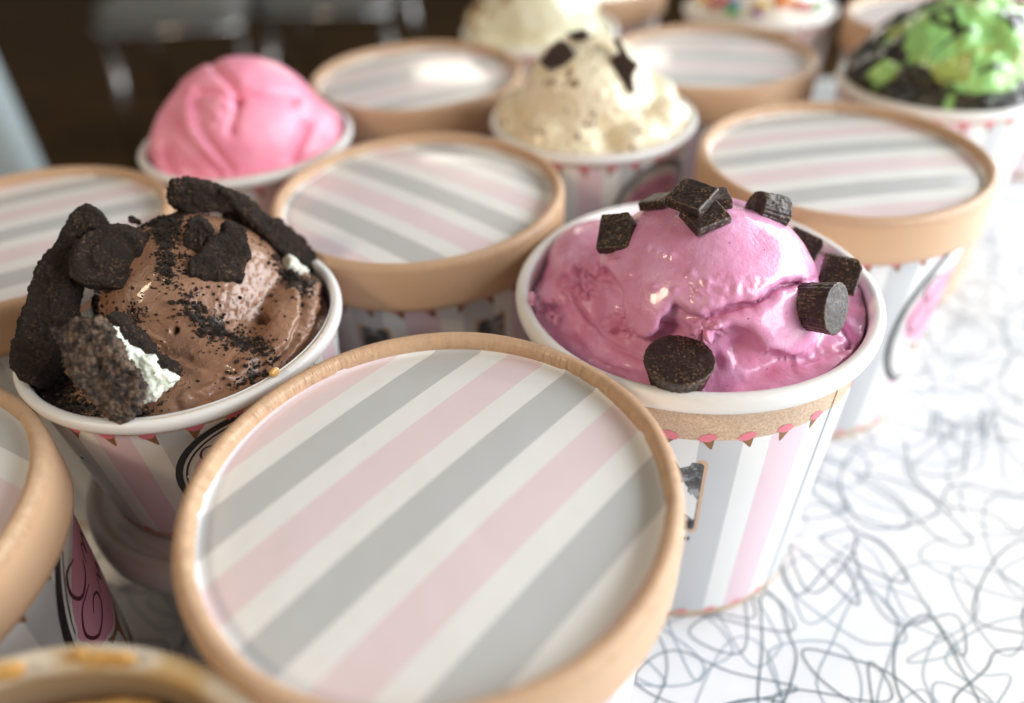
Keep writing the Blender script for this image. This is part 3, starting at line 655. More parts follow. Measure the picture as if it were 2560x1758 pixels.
def lid_parts(t, seed, ang, phase, seg=240):
    rnd = random.Random(seed)
    prof = [(51.3, -14.0), (51.3, -16.9), (51.9, -17.1), (52.35, -16.8), (52.5, -15), (52.55, -10), (52.6, -5.5), (52.6, -3.4), (52.4, -2.0), (51.9, -.9), (51.2, -.25), (50.3, 0.0),
            (49.5, -.2), (48.95, -.75), (48.6, -1.6), (48.5, -2.5), (48.5, -3.6), (48.8, -4.2)]
    V, F = lathe(prof, seg); V = np.array(V) / MM
    a = np.arctan2(V[:, 1], V[:, 0]); r = np.hypot(V[:, 0], V[:, 1])
    inner = sstep(-r, -50.6, -48.4) * (V[:, 2] > -4.0)
    cr = sorted(rnd.uniform(-math.pi, math.pi) for _ in range(17)); dr = np.zeros(len(a))
    for i, c in enumerate(cr):
        d = np.abs((a - c + math.pi) % (2 * math.pi) - math.pi)
        dr += rnd.uniform(.15, .42) * np.exp(-(d / .022) ** 2)
        nx = cr[(i + 1) % len(cr)]; span = (nx - c) % (2 * math.pi); loc = ((a - c) % (2 * math.pi)) / span
        dr += np.where(loc < 1, rnd.uniform(-.1, .35) * np.sin(math.pi * np.clip(loc, 0, 1)) * min(span * 2.2, 1), 0) * -1
    r2 = r + inner * dr
    top = sstep(V[:, 2], -4.5, -.5)
    V[:, 2] += top * (.18 * np.sin(3 * a + seed) + .10 * np.sin(7 * a + 1.7 * seed)) - .25 * np.abs(dr) * sstep(-r, -51.5, -49.5) * (V[:, 2] > -3)
    r2 += top * .12 * np.sin(5 * a + seed * 2)
    V[:, 0], V[:, 1] = r2 * np.cos(a), r2 * np.sin(a)
    lid = mesh('lid', V * MM, F, m_kraft, t)
    pr = [(0.01, -2.6)] + [(x, -2.6 - 1.6 * (x / 48.6) ** 2) for x in (8, 16, 24, 32, 38, 42, 44.5, 46)] + [(47.5, -4.25), (48.3, -4.0), (48.8, -3.3)]
    V, F = lathe(pr, 96)
    pn = mesh('lid_panel', V, F, m_panel, lid); pn.rotation_euler.z = math.radians(ang); pn['phase'] = phase * MM
    return lid


# lidded cups: x, y, z shift, stripe angle, stripe phase, label, wall rotation, logos, photos
LIDS = [
    (-18.6, 112.6, 2.2, 48.2, -3.6, 'striped kraft-lidded cup nearest the front, the largest looking lid in the picture', 20, (), ()),
    (-30.8, 254.4, 0.0, 137.3, -4.8, 'striped kraft-lidded cup in the middle, between the brown and purple ice creams', -20, (), ((-108, -42, 12, 32), (-60, -43, 12, 32))),
    (126.4, 267.2, 0.3, 5.0, 7.8, 'striped kraft-lidded cup directly behind the purple ice cream, on the right', 10, ((-48, -50, 22, 33),), ()),
    (-40.0, 386.3, -1.0, 24.0, 4.0, 'striped kraft-lidded cup at the back, between the pink and the cookie dough ice creams', 0, (), ()),
    (107.0, 394.5, -1.5, -13.0, 3.0, 'striped kraft-lidded cup behind and right of the cookie dough ice cream', 0, (), ()),
    (-169.8, 240.2, 0.0, 27.0, 2.0, 'striped kraft-lidded cup at the left edge, behind the brown ice cream', 5, (), ()),
    (-157.0, 109.0, 0.0, 150.0, 20.0, 'striped kraft-lidded cup cut off by the left edge, in front of the brown ice cream', 40, ((21, -48, 23, 33),), ()),
    (61.0, 549.0, 0.0, 20.0, 0.0, 'farthest striped kraft-lidded cup at the top edge, right of the cream coloured scoop', 0, (), ()),
    (246.0, 436.0, 0.0, 30.0, 8.0, 'striped kraft-lidded cup at the back, between the candy cup and the green ice cream', 0, (), ()),
    (338.0, 486.0, 0.0, 10.0, 0.0, 'striped kraft-lidded cup in the top right corner, beyond the green ice cream', 0, (), ()),
]
for i, (x, y, z, ang, ph, lab, rot, lg, pho) in enumerate(LIDS):
    t = thing('lidded_ice_cream_cup', lab, 'ice cream cup', W(x, y, 0), GROUP_L)
    cup_parts(t, True, False, seed=i + 1, rot=rot, logos=lg, photos=pho)
    ld = lid_parts(t, i * 7 + 3, ang, ph); ld.location.z = z * MM
    if i == 0:
        ld.scale = (1.014, 1.014, 1.0)

m_inner_shaded = mat('shaded_inner_paper', (0.36, 0.26, 0.16), 0.35)  # shade inside the corner cup, painted as a dark brown wall colour
m_dim_stained = mat('dim_stained_paper', (0.66, 0.57, 0.44), 0.4)  # rim: warm dim light painted into the beige, with caramel stain patches
nt = NT(m_dim_stained); nt.base(nt.mix(nt.ramp(nt.noise(70, 3), [(0.48, 0.0), (0.62, 1.0)]), (0.68, 0.60, 0.48), (0.58, 0.40, 0.18)))

# open cups: x, y, z, big, tall, label, wall rotation, logos, photos
OPEN = {
    'purple': (54.6, 189.2, 0.0, True, False, 'large open striped cup filled with purple ice cream and dark chocolates', -2.0, (), ((-102.5, -43, 13, 32),)),
    'brown': (-92.5, 180.5, 0.0, False, False, 'small open striped cup filled with brown ice cream and broken cookies', 12.5, ((-57, -26, 20, 20),), ()),
    'pink': (-107.6, 317.3, -2.0, False, True, 'open striped cup holding the smooth pink ice cream', 0, (), ()),
    'dough': (39.9, 323.0, -2.5, False, True, 'open striped cup with round logo holding the cookie dough ice cream', 15, ((-56, -26, 20, 19),), ()),
    'cream': (25.0, 457.0, -2.5, False, True, 'open cup at the back holding the cream coloured scoop with caramel', 0, (), ()),
    'green': (201.0, 346.5, -2.5, False, True, 'open striped cup holding the green ice cream, at the right edge', 10, (), ()),
    'sprinkle': (157.0, 481.0, -2.5, False, True, 'open cup at the top edge holding white ice cream with coloured candies', 0, (), ()),
    'caramel': (-80.2, 27.5, 1.5, True, False, 'open cup with caramel smears on its rim, cut off by the bottom left corner', 0, (), ()),
}
for i, (k, (x, y, z, big, tall, lab, rot, lg, pho)) in enumerate(OPEN.items()):
    t = thing('open_ice_cream_cup', lab, 'ice cream cup', W(x, y, z), GROUP_O)
    cup_parts(t, big, True, m_dim_stained if k == 'caramel' else None, 30 + i, tall, rot, lg, pho)

# white lidded cup that carries the small brown cup
t = thing('white_cup', 'plain cup with a flat white lid, standing under the small brown cup', 'cup', W(-92.5, 180.5, 0))
V, F = lathe([(34, -105.5), (36, -105.8), (36.6, -105), (42.0, -62)], 96); mesh('cup_wall', V, F, m_plastic, t)
V, F = lathe([(42.2, -66), (45.6, -66.2), (46.5, -65), (46.6, -61), (46.2, -57.5), (45.0, -55.2), (43.4, -54.3), (42.2, -54.6), (41.4, -55.6), (39.8, -55.9), (38.9, -54.9), (37.6, -53.4), (36, -53.0), (0.01, -52.6)], 128)
mesh('lid', V, F, m_plastic, t)

# ------------------------------------------------------------------ ice creams


class Sculpt:
    """relief drawn on the mesh in the plane of a scoop's own facing frame (mm)"""
    def __init__(s, v, n, frame):
        c, a, b, nn = [np.array(x) for x in frame]
        d = v - c
        s.u, s.w, s.d = d @ a, d @ b, d @ nn
        s.front = sstep(s.d, -8, 0) * sstep(n @ nn, -.35, .1)
        s.h = np.zeros(len(v))

    def line(s, path, width, depth, k=6):
        if depth == 0:
            return
        s.h += depth * np.exp(-(seg_dist(s.u, s.w, smooth_path(path, k)) / width) ** 2) * s.front

    def area(s, poly, height, soft):
        p = np.array(poly); sd = poly_sd(s.u, s.w, smooth_path(np.vstack([p, p[:1]]), 5))
        s.h += height * (1 - sstep(sd, -soft, soft)) * s.front
        return sd

    def dot(s, p, r, h):
        s.h += h * np.exp(-(((s.u - p[0]) ** 2 + (s.w - p[1]) ** 2) / r ** 2)) * s.front

    def mask(s, poly, soft=2.0):
        return (1 - sstep(poly_sd(s.u, s.w, np.array(poly)), -soft, soft)) * s.front


def sphere(x, y, z, c, r):
    return np.sqrt((x - c[0]) ** 2 + (y - c[1]) ** 2 + (z - c[2]) ** 2) - r


def ellip(x, y, z, c, r):
    k = np.sqrt(((x - c[0]) / r[0]) ** 2 + ((y - c[1]) / r[1]) ** 2 + ((z - c[2]) / r[2]) ** 2)
    return (k - 1.0) * min(r)


def in_cup(x, y, z, d, R, depth=-26):
    """keep the shape inside the cup wall below the rim and give it a floor"""
    q = np.sqrt(x * x + y * y) - np.where(z < 0.5, R, R + 8 * np.clip(z - 0.5, 0, 4) / 4)
    return np.maximum(np.maximum(d, q), depth - z)


def ice_cream(name, label, cup, v, q, m, attrs):
    x, y = OPEN[cup][:2]
    o = mesh(name, v * MM, q, m, attrs=attrs)
    o.location = W(x, y, 0)
    return tag(o, label, 'ice cream', 'ice creams in the open cups')


def finish(v, q, S, fine):
    n = vnormals(v, q)
    return v + n * (S.h + fine)[:, None]


# purple scoop
D = DATA['C1']
m_purple = cream_mat('purple_ice_cream', (0.75, 0.355, 0.55), (0.70, 0.265, 0.43), 0.27, 0.18, ((0.20, 0.02, 0.08), 700, 0.715), 0.55)


def lut(poly):
    """signed distance to a polygon of the facing plane, tabulated"""
    p = np.array(poly); ax = np.arange(-70, 70.1, .5); gu, gw = np.meshgrid(ax, ax, indexing='ij')
    T = poly_sd(gu.ravel(), gw.ravel(), smooth_path(np.vstack([p, p[:1]]), 5)).reshape(gu.shape).astype(np.float32)
    def look(u, w):
        fu, fw_ = np.clip((u + 70) * 2, 0, 278.9), np.clip((w + 70) * 2, 0, 278.9); i, j = fu.astype(np.int32), fw_.astype(np.int32); fu, fw_ = fu - i, fw_ - j
        return (T[i, j] * (1 - fu) + T[i + 1, j] * fu) * (1 - fw_) + (T[i, j + 1] * (1 - fu) + T[i + 1, j + 1] * fu) * fw_
    return look


def smax(a, b, k):
    return -smin(-a, -b, k)


LU, LL = lut(D['upper']), lut(D['lobe'])
FC, FA, FB, FN = [np.array(q_, np.float32) for q_ in D['frame']]


def f(x, y, z):
    base = z - (-7.0 - 1.5 * np.clip(-x / 30, -1, 1) + 1.2 * np.sin(x * .13 + 1) * np.cos(y * .11))
    dx, dy, dz = x - FC[0], y - FC[1], z - FC[2]
    u, w, d = [dx * F_[0] + dy * F_[1] + dz * F_[2] for F_ in (FA, FB, FN)]
    u = u + .6 * np.sin(w * .5) + .2 * np.sin(w * 1.3 + u * .4); w = w + .5 * np.sin(u * .5 + 1) + .18 * np.sin(u * 1.5)
    r = np.sqrt(dx * dx + dy * dy + dz * dz)
    core = r - 29.3
    back = np.minimum(d - 7, 0)
    cap = smax(r - (34.0 + .25 * np.sin(u * .3)), LU(u, w) + back, 3.0)
    lobe = smax(r - 34.0, LL(u, w) + .6 * back, 3.4)
    dd = smin(core, base, 2.5)
    dd = smin(dd, ellip(x, y, z, (-30, 14, -9), (12, 18, 11)), 4.0)
    dd = smin(dd, ellip(x, y, z, (-22, 26, -6), (18, 15, 9)), 4.0)
    dd = smin(dd, lobe, 2.0)
    dd = smin(dd, cap, .7)
    return in_cup(x, y, z, dd, 47.6)


v, q = sdf_mesh(f, (-51, -51, -27), (51, 51, 30), 0.5)
v = relax(v, q, 1)
S = Sculpt(v, vnormals(v, q), D['frame'])
jit = 0.5 * vnoise(v, 4.0, 3) + 0.2 * vnoise(v, 1.6, 4)
S.u += jit; S.w += 0.8 * vnoise(v, 4.5, 8) + 0.3 * vnoise(v, 1.5, 9)
sdU = poly_sd(S.u, S.w, smooth_path(np.array(D['upper'] + D['upper'][:1]), 5))
S.line(D['tonguegroove'], 1.5, -2.2); S.line(D['upper'][:8], 1.6, 0.0); S.line(D['leftridge'], 2.0, 1.0)
S.line(D['crease'], 1.0, -1.8); S.line(D['crease2'], 1.2, -1.8)
S.dot(D['pit'], 3.3, -3.0); S.dot(D['hole1'], 2.3, -3.6); S.dot(D['hole2'], 2.2, -3.0)
S.line(D['swoosh'], 1.5, 1.5); S.line([(a - 2.2, b - 1.2) for a, b in D['swoosh']], 1.6, -1.1); S.line(D['swoosh2'], 1.6, -1.2)
for p in D['pimples']:
    S.dot(p, .85, .6)
icy = sum(S.mask(p, 1.4) for p in D['icy']).clip(0, 1)
rough = S.mask(D['rough'], 2.0)
edge = np.exp(-(sdU / 1.6) ** 2) * S.front
fine = .16 * fbm(v, 9, 3, 21) + icy * (3.6 * np.abs(fbm(v, 2.9, 3, 5)) - 1.3 + .8 * fbm(v, 1.2, 2, 55)) + rough * .3 * fbm(v, 2.0, 3, 6) + edge * .22 * fbm(v, 1.9, 3, 11)
fine += (v[:, 2] < -3) * .35 * fbm(v, 5, 3, 31)
v = finish(v, q, S, fine)
ice_cream('purple_ice_cream', 'purple scoop of ice cream topped with dark chocolate squares and little chocolate cups', 'purple', v, q, m_purple, {'dry': (icy * .9 + rough * .25 + (v[:, 2] < -4) * .15).clip(0, 1)})

# brown scoop
D = DATA['C2']
m_brown = cream_mat('chocolate_ice_cream', (0.30, 0.160, 0.098), (0.235, 0.115, 0.065), 0.28, 0.12, ((0.06, 0.03, 0.02), 800, 0.68), 0.8, [('crumb', (0.020, 0.012, 0.008))], radius=(.0012, .0006, .0004))


def f(x, y, z):
    base = z - (-4.5 + 1.2 * np.sin(x * .2) * np.cos(y * .17 + 1))
    d = smin(sphere(x, y, z, (0.5, 10.5, -4), 27.6), base, 4.0)
    d = smin(d, ellip(x, y, z, (3, -13, -5), (28, 22, 9)), 5.0)
    d = smin(d, ellip(x, y, z, (29, 2, -3), (7.5, 22, 9)), 2.0)
    return in_cup(x, y, z, d, 39.8, -22)


v, q = sdf_mesh(f, (-43, -43, -23), (43, 43, 27), 0.42)
v = relax(v, q, 2)
S = Sculpt(v, vnormals(v, q), D['frame'])
S.u += 0.6 * vnoise(v, 3.5, 3) + .25 * vnoise(v, 1.3, 4); S.w += 0.6 * vnoise(v, 3.5, 5) + .25 * vnoise(v, 1.3, 6)
S.line(D['edge'], 1.1, -2.0); S.line([(a - 2.0, b + .4) for a, b in D['edge']], 1.8, .8)
S.line(D['flange'], 1.6, 1.3)
S.dot(D['hole1'], 1.15, -4.5); S.dot(D['hole2'], .75, -4.0)
S.line(D['fold'], 1.2, -1.4); S.line([(a + .8, b + 1.6) for a, b in D['fold']], 1.2, 1.0); S.line(D['fold2'], 1.2, -1.2); S.line([(a, b - 1.8) for a, b in D['fold2']], 1.3, .9)
crumb = sum(S.mask(p, 4.0) for p in D['crumb']).clip(0, 1)
crumb = np.maximum(crumb, .9 * sstep(-v[:, 0], 14, 24) * sstep(-v[:, 1], -6, 4) * 1.0)
wet = sum(S.mask(p, 2.5) for p in D['wet']).clip(0, 1)
fine = .22 * fbm(v, 7, 3, 41) + crumb * (.34 * fbm(v, 1.7, 3, 42) + .22) + wet * .30 * fbm(v, 2.2, 2, 43)
fine += .16 * fbm(v, 1.4, 2, 44) * sstep(v[:, 0], 8, 22) + np.exp(-(seg_dist(S.u, S.w, np.array(D['flange'])) / 2.2) ** 2) * .5 * fbm(v, 2.0, 3, 45)
v = finish(v, q, S, fine)
ice_cream('chocolate_ice_cream', 'brown chocolate ice cream covered with cookie crumbs and broken sandwich cookies', 'brown', v, q, m_brown, {'crumb': crumb, 'dry': crumb * .9})
brown_v, brown_q, brown_crumb = v, q, crumb

# pink scoop
D = DATA['C3']
m_pink = cream_mat('pink_ice_cream', (0.88, 0.34, 0.46), (0.86, 0.28, 0.40), 0.40, 0.3, None, 0.2, pores=0.05, coat=0.25)


def f(x, y, z):
    d = smin(sphere(x, y, z, (0.6, 0, -5), 34.6), z + 4 + 0 * x + 0 * y, 3.0)
    d = smin(d, ellip(x, y, z, (-20, -6, -8), (19, 24, 24)), 4.0)
    d = smin(d, ellip(x, y, z, (26, 2, -4), (14, 22, 14)), 4.0)
    return in_cup(x, y, z, d, 39.8, -22)


v, q = sdf_mesh(f, (-50, -50, -23), (50, 50, 34), 0.7)
v = relax(v, q, 3)
S = Sculpt(v, vnormals(v, q), D['frame'])
for i, p in enumerate(D['cr']):
    S.line(p, 1.9, -3.4 if i < 4 else (0 if len(p) == 2 else (-1.2 if i == 10 else -2.3)))
for p in D['rd']:
    S.line(p, 3.0, 1.3)
v = finish(v, q, S, .45 * fbm(v, 16, 3, 51))
ice_cream('pink_ice_cream', 'smooth bubblegum pink scoop of ice cream with folded creases', 'pink', v, q, m_pink, {'dry': np.zeros(len(v))})

# cookie dough scoop
D = DATA['C5']
m_dough = cream_mat('cookie_dough_ice_cream', (0.86, 0.79, 0.60), (0.80, 0.69, 0.47), 0.3, 0.4, ((0.14, 0.06, 0.022), 300, 0.63), 0.4, [('brown', (0.16, 0.075, 0.03))])


def f(x, y, z):
    d = z + 4.5 + 0 * x + 0 * y
    rnd = random.Random(4)
    for k in range(10):
        a = 2 * math.pi * k / 10 + rnd.uniform(-.2, .2); rr = rnd.uniform(27, 32); s = rnd.uniform(9, 12.5)
        d = smin(d, sphere(x, y, z, (rr * math.cos(a), rr * math.sin(a), -6.5 + rnd.uniform(-2, 2)), s + 1.5), 5.0)
    d = smin(d, ellip(x, y, z, (-2.3, -1.5, 5.0), (27.5, 27.5, 26.3)), 1.2)
    return in_cup(x, y, z, d, 40.2, -22)


v, q = sdf_mesh(f, (-50, -50, -23), (50, 50, 34), 0.7)
v = relax(v, q, 2)
S = Sculpt(v, vnormals(v, q), D['frame'])
br = sum(S.mask(p, 1.6) for p in D['brown']).clip(0, 1)
v = finish(v, q, S, .9 * fbm(v, 9, 4, 61) * (1 - .6 * sstep(v[:, 2], 8, 16)) + .3 * fbm(v, 3, 3, 62))
ice_cream('cookie_dough_ice_cream', 'beige cookie dough ice cream with a small scoop on top and dark chips', 'dough', v, q, m_dough, {'brown': br, 'dry': .2 * np.ones(len(v))})

# cream coloured scoop at the back
m_cream = cream_mat('vanilla_ice_cream', (0.80, 0.79, 0.62), (0.76, 0.72, 0.52), 0.3, 0.4, None, 0.3, [('brown', (0.36, 0.22, 0.06))])


def f(x, y, z):
    d = smin(sphere(x, y, z, (2, -1, 8), 31), z + 3 + 0 * x + 0 * y, 4.0)
    d = smin(d, ellip(x, y, z, (-20, 0, 2), (20, 22, 14)), 4.0)
    return in_cup(x, y, z, d, 40.2, -22)


v, q = sdf_mesh(f, (-52, -52, -23), (52, 52, 42), 1.0)
v = relax(v, q, 2)
n_ = vnormals(v, q)
br = sstep(-v[:, 0] * .8 + v[:, 2] * 1.0, 26, 34) * sstep(vnoise(v, 8, 3), -.35, .1)
v = v + n_ * (1.0 * fbm(v, 12, 4, 71) + br * 1.5)[:, None]
ice_cream('vanilla_ice_cream', 'cream coloured scoop with golden caramel bits, behind the cookie dough ice cream', 'cream', v, q, m_cream, {'brown': br, 'dry': np.zeros(len(v))})

# green scoop
m_green = cream_mat('mint_ice_cream', (0.30, 0.62, 0.20), (0.34, 0.57, 0.15), 0.33, 0.15, None, 0.3, [('olive', (0.34, 0.42, 0.09)), ('pale', (0.66, 0.84, 0.62)), ('brown', (0.014, 0.008, 0.006))])


def f(x, y, z):
    d = smin(ellip(x, y, z, (4, 0, -2), (38, 38, 34)), z + 4 + 0 * x + 0 * y, 4.0)
    d = smin(d, ellip(x, y, z, (-26, 0, -2), (16, 24, 14)), 4.0)
    return in_cup(x, y, z, d, 40.2, -22)


v, q = sdf_mesh(f, (-52, -52, -23), (52, 52, 40), 1.0)
v = relax(v, q, 2)
n_ = vnormals(v, q); nz = vnoise(v, 13, 8); n2_ = vnoise(v, 7, 9)
br = np.maximum(sstep(-v[:, 0] - .55 * v[:, 2] + 6 * n2_, 13, 20), np.maximum(sstep(-v[:, 2] + 4 * n2_, -7, -3), sstep(nz, .42, .55)))
br = br * sstep(nz + .8 * n2_, -.75, -.35)
br = np.maximum(br, sstep(v[:, 1] + 5 * n2_, -2, 6) * sstep(v[:, 2], 12, 20))
br = np.maximum(br, (1 - sstep(np.abs(vnoise(v, 15, 77)), .03, .11)) * sstep(n2_, -.5, 0) * sstep(-v[:, 0], -26, -10))
olive = sstep(vnoise(v, 10, 33), .3, .6)
v = v + n_ * (2.2 * fbm(v, 11, 4, 81))[:, None]
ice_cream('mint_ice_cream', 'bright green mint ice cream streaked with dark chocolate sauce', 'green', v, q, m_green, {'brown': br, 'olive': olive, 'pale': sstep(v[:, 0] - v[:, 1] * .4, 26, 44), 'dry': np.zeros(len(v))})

# white scoop with candies
m_whitecream = cream_mat('white_ice_cream', (0.82, 0.80, 0.72), (0.80, 0.74, 0.68), 0.3, 0.4, None, 0.3)


def f(x, y, z):
    d = smin(ellip(x, y, z, (0, 0, -2), (36, 36, 20)), z + 2 + 0 * x + 0 * y, 4.0)
    return in_cup(x, y, z, d, 40.2, -22)


v, q = sdf_mesh(f, (-50, -50, -23), (50, 50, 24), 1.0)
v = relax(v, q, 2); v = v + vnormals(v, q) * (1.3 * fbm(v, 12, 4, 91))[:, None]
ice_cream('white_ice_cream', 'white ice cream dotted with coloured candies at the top edge', 'sprinkle', v, q, m_whitecream, {'dry': np.zeros(len(v))})
rnd = random.Random(12)
cols = {'red': (0.55, 0.03, 0.03), 'orange': (0.8, 0.24, 0.02), 'blue': (0.03, 0.14, 0.30), 'green': (0.08, 0.35, 0.07), 'yellow': (0.75, 0.5, 0.04), 'mauve': (0.35, 0.2, 0.36)}
cm = {k: mat('candy_' + k, c, 0.25) for k, c in cols.items()}
spots = [('red', -33, -17, 4.5, 'leftmost of the red ones'), ('blue', -24, -27, 5.5, 'left of the orange ones'), ('orange', 6, -34, 6, 'right of the yellow ones'), ('yellow', -10, -33, 6, 'in the middle'),
         ('red', 14, -33, 4.5, 'rightmost of the red ones'), ('green', -25, -30, 2.5, 'near the left front'), ('yellow', -37, -8, 4, 'at the far left'), ('mauve', -13, -37, 2.5, 'lowest of all the candies'),
         ('blue', 36, -12, 4, 'at the far right'), ('green', 22, -31, 3.5, 'near the right front'), ('red', -29, -23, 6.5, 'behind the green ones'), ('orange', 0, -33, 7.5, 'behind the yellow ones')]
sx, sy = OPEN['sprinkle'][:2]
for i, (c, x, y, z, wh) in enumerate(spots):
    V, F = lathe([(0.01, 2.1), (2.2, 1.7), (3.6, .8), (4.1, 0), (3.6, -.8), (2.2, -1.7), (0.01, -2.1)], 24)
    o = mesh('candy', V, F, cm[c]); o.location = W(sx + x, sy + y, z)
    o.rotation_euler = (rnd.uniform(-.7, .7), rnd.uniform(-.7, .7), 0)
    tag(o, 'small round %s candy on the white ice cream, %s' % (c, wh), 'candy', 'coloured candies on the white ice cream')

# caramel ice cream deep in the corner cup
m_caramel = cream_mat('caramel_ice_cream', (0.62, 0.38, 0.13), (0.55, 0.30, 0.08), 0.3, 0.3, None, 0.3)


def f(x, y, z):
    d = smin(sphere(x, y, z, (6, 22, -34), 30), z + 9 + 0 * x + 0 * y, 4.0)
    return np.maximum(np.maximum(d, np.sqrt(x * x + y * y) - 46.2), -60 - z)


v, q = sdf_mesh(f, (-48, -48, -61), (48, 48, -10), 1.2)
v = relax(v, q, 2); v = v + vnormals(v, q) * (1.0 * fbm(v, 12, 4, 95))[:, None]
ice_cream('caramel_ice_cream', 'caramel coloured ice cream deep inside the cup in the bottom left corner', 'caramel', v, q, m_caramel, {'dry': np.zeros(len(v))})


# caramel smears on that cup's rim, pink and brown drips on the other rims: little blobs lying on the paper
def drip(name, cup, th, r, z, sx_, sz_, m, label):
    v, q = sdf_mesh(lambda x, y, z: ellip(x, y, z, (0, 0, 0), (1.0, sx_, sz_)) + 0 * x, (-2, -sx_ - 1, -sz_ - 1), (2, sx_ + 1, sz_ + 1), max(.2, sx_ / 14))
    v = v + vnormals(v, q) * (.35 * vnoise(v, 1.5, int(th) % 50))[:, None]
    o = mesh(name, v * MM, q, m, attrs={'dry': np.zeros(len(v))}); x, y, dz = OPEN[cup][:3]; a = math.radians(th)
    o.location = W(x + r * math.cos(a), y + r * math.sin(a), z + dz); o.rotation_euler.z = a
    tag(o, label, 'drip', 'ice cream drips on the cup rims')


drip('caramel_drip', 'caramel', 84, 48.6, -1.2, 7, 2.2, m_caramel, 'wide golden caramel smear on the rim of the corner cup')
drip('caramel_drip', 'caramel', 104, 48.2, -1.6, 4, 2.4, m_caramel, 'narrow golden caramel smear left of the wide one on the corner cup')
drip('pink_drip', 'purple', 186, 48.3, -2.0, 2.0, 2.2, m_purple, 'pink ice cream drip on the left rim of the purple cup')
drip('brown_drip', 'brown', -41, 42.4, 1.2, 1.6, 1.2, m_caramel, 'melted brown drip on the front rim of the cookie cup')

# ------------------------------------------------------------------ dark chocolates on the purple scoop
m_choc = mat('dark_chocolate', (0.022, 0.012, 0.009), 0.42, Specular_IOR_Level=0.45)
nt = NT(m_choc)
sp = nt.ramp(nt.noise(1500, 3, 0.6), [(0.53, 0.0), (0.66, 1.0)])
sp2 = nt.math('MULTIPLY', sp, nt.ramp(nt.noise(170, 3), [(0.40, 0.15), (0.62, 0.9)]))
geo = nt.n('ShaderNodeNewGeometry')
wear = nt.math('MULTIPLY', nt.ramp(geo.outputs['Pointiness'], [(0.51, 0.0), (0.60, 1.0)]), nt.noise(900, 3))
nt.base(nt.mix(nt.math('ADD', sp2, nt.math('MULTIPLY', wear, 0.9)), (0.021, 0.0115, 0.009), (0.27, 0.16, 0.09)))
nt.put(nt.b.inputs['Roughness'], nt.math('MULTIPLY_ADD', nt.noise(500, 3), 0.4, 0.2))
nt.bump(nt.noise(700, 5, 0.65), 0.4, 0.0004)
PX, PY = OPEN['purple'][:2]


def put(name, label, v, q, o, x, n, cat='chocolate', group='dark chocolates on the purple ice cream', base=(PX, PY), m=None, roll=0.0, attrs=None):
    x = np.array(x, float); n = np.array(n, float); n /= np.linalg.norm(n); x = x - n * (x @ n); x /= np.linalg.norm(x); y = np.cross(n, x)
    ob = mesh(name, v * MM, q, m or m_choc, attrs=attrs)
    M = Matrix((Vector(x), Vector(y), Vector(n))).transposed().to_4x4(); M.translation = W(base[0] + o[0], base[1] + o[1], o[2])
    ob.matrix_world = M @ Matrix.Rotation(roll, 4, 'Z')
    return tag(ob, label, cat, group) if label else ob


def choc_square(sx, sy, th, seed):
    def f(x, y, z):
        k = 1 - .05 * (z / th)
        qx, qy, qz = np.abs(x) / k - sx / 2 + .5, np.abs(y) / k - sy / 2 + .5, np.abs(z) - th / 2 + .5
        d = np.sqrt(np.maximum(qx, 0) ** 2 + np.maximum(qy, 0) ** 2 + np.maximum(qz, 0) ** 2) + np.minimum(np.maximum(np.maximum(qx, qy), qz), 0) - .5
        e = (x * .8 + y * .55) - (sx * .55)                    # a snapped corner
        return np.maximum(d, e * .9)
    v, q = sdf_mesh(f, (-sx / 2 - 1, -sy / 2 - 1, -th / 2 - 1), (sx / 2 + 1, sy / 2 + 1, th / 2 + 1), 0.28)
    v = relax(v, q, 1); n = vnormals(v, q)
    return v + n * (.13 * fbm(v, 3.0, 3, seed) + .08 * fbm(v, .9, 2, seed + 1))[:, None], q


def choc_cup(r0, r1, h, seed, flutes=26):
    def f(x, y, z):
        a = np.arctan2(y, x) + 0 * z; t = np.clip((z + h / 2) / h, 0, 1); rr = r1 + (r0 - r1) * t + .38 * np.abs(np.sin(a * flutes / 2)) * (1 - .5 * t) - .2
        d = (np.sqrt(x * x + y * y) - rr) * .95
        return np.maximum(d, np.abs(z) - h / 2 - .25 * np.exp(-((x * x + y * y) / (r0 * .7) ** 2)))
    v, q = sdf_mesh(f, (-r0 - 1, -r0 - 1, -h / 2 - 1), (r0 + 1, r0 + 1, h / 2 + 1), 0.26)
    v = relax(v, q, 1); n = vnormals(v, q)
    return v + n * (.15 * fbm(v, 3.0, 3, seed) + .07 * fbm(v, .8, 2, seed + 1))[:, None], q


K = DATA['choc']
def kp(k, name, label, vq, up=None, roll=0.0, x=None, mv=(0, 0, 0)):
    o = [K[k]['o'][i] + mv[i] for i in range(3)]
    put(name, label, vq[0], vq[1], o, x or K[k]['x'], up or K[k]['n'], roll=roll)


kp('a', 'chocolate_square', 'flat dark chocolate square pressed into the left side of the purple scoop', choc_square(10.0, 10.8, 3.4, 1), up=(-.52, -.42, .74), x=(.86, -.45, .25), mv=(-.5, -1, .5))
kp('b', 'chocolate_square', 'dark chocolate square on the very top of the purple scoop, the upper of two stacked', choc_square(10.0, 10.5, 3.2, 2), up=(-.12, -.22, .97))
kp('b2', 'chocolate_square', 'dark chocolate square lying under the topmost one on the purple scoop', choc_square(10.5, 9.0, 2.6, 3), up=(-.05, -.25, .97))
kp('c', 'chocolate_square', 'thin dark chocolate flake behind the top left of the purple scoop', choc_square(9.0, 7.0, 2.4, 4))
kp('d', 'chocolate_square', 'dark chocolate flake half hidden right behind the stacked squares', choc_square(11.0, 9.0, 3.0, 5))
kp('e', 'chocolate_cup', 'ridged little chocolate cup lying behind the top right of the purple scoop', choc_cup(5.4, 4.6, 8.5, 6), up=(.8, .1, -.35), mv=(1.0, 6, -4.6))
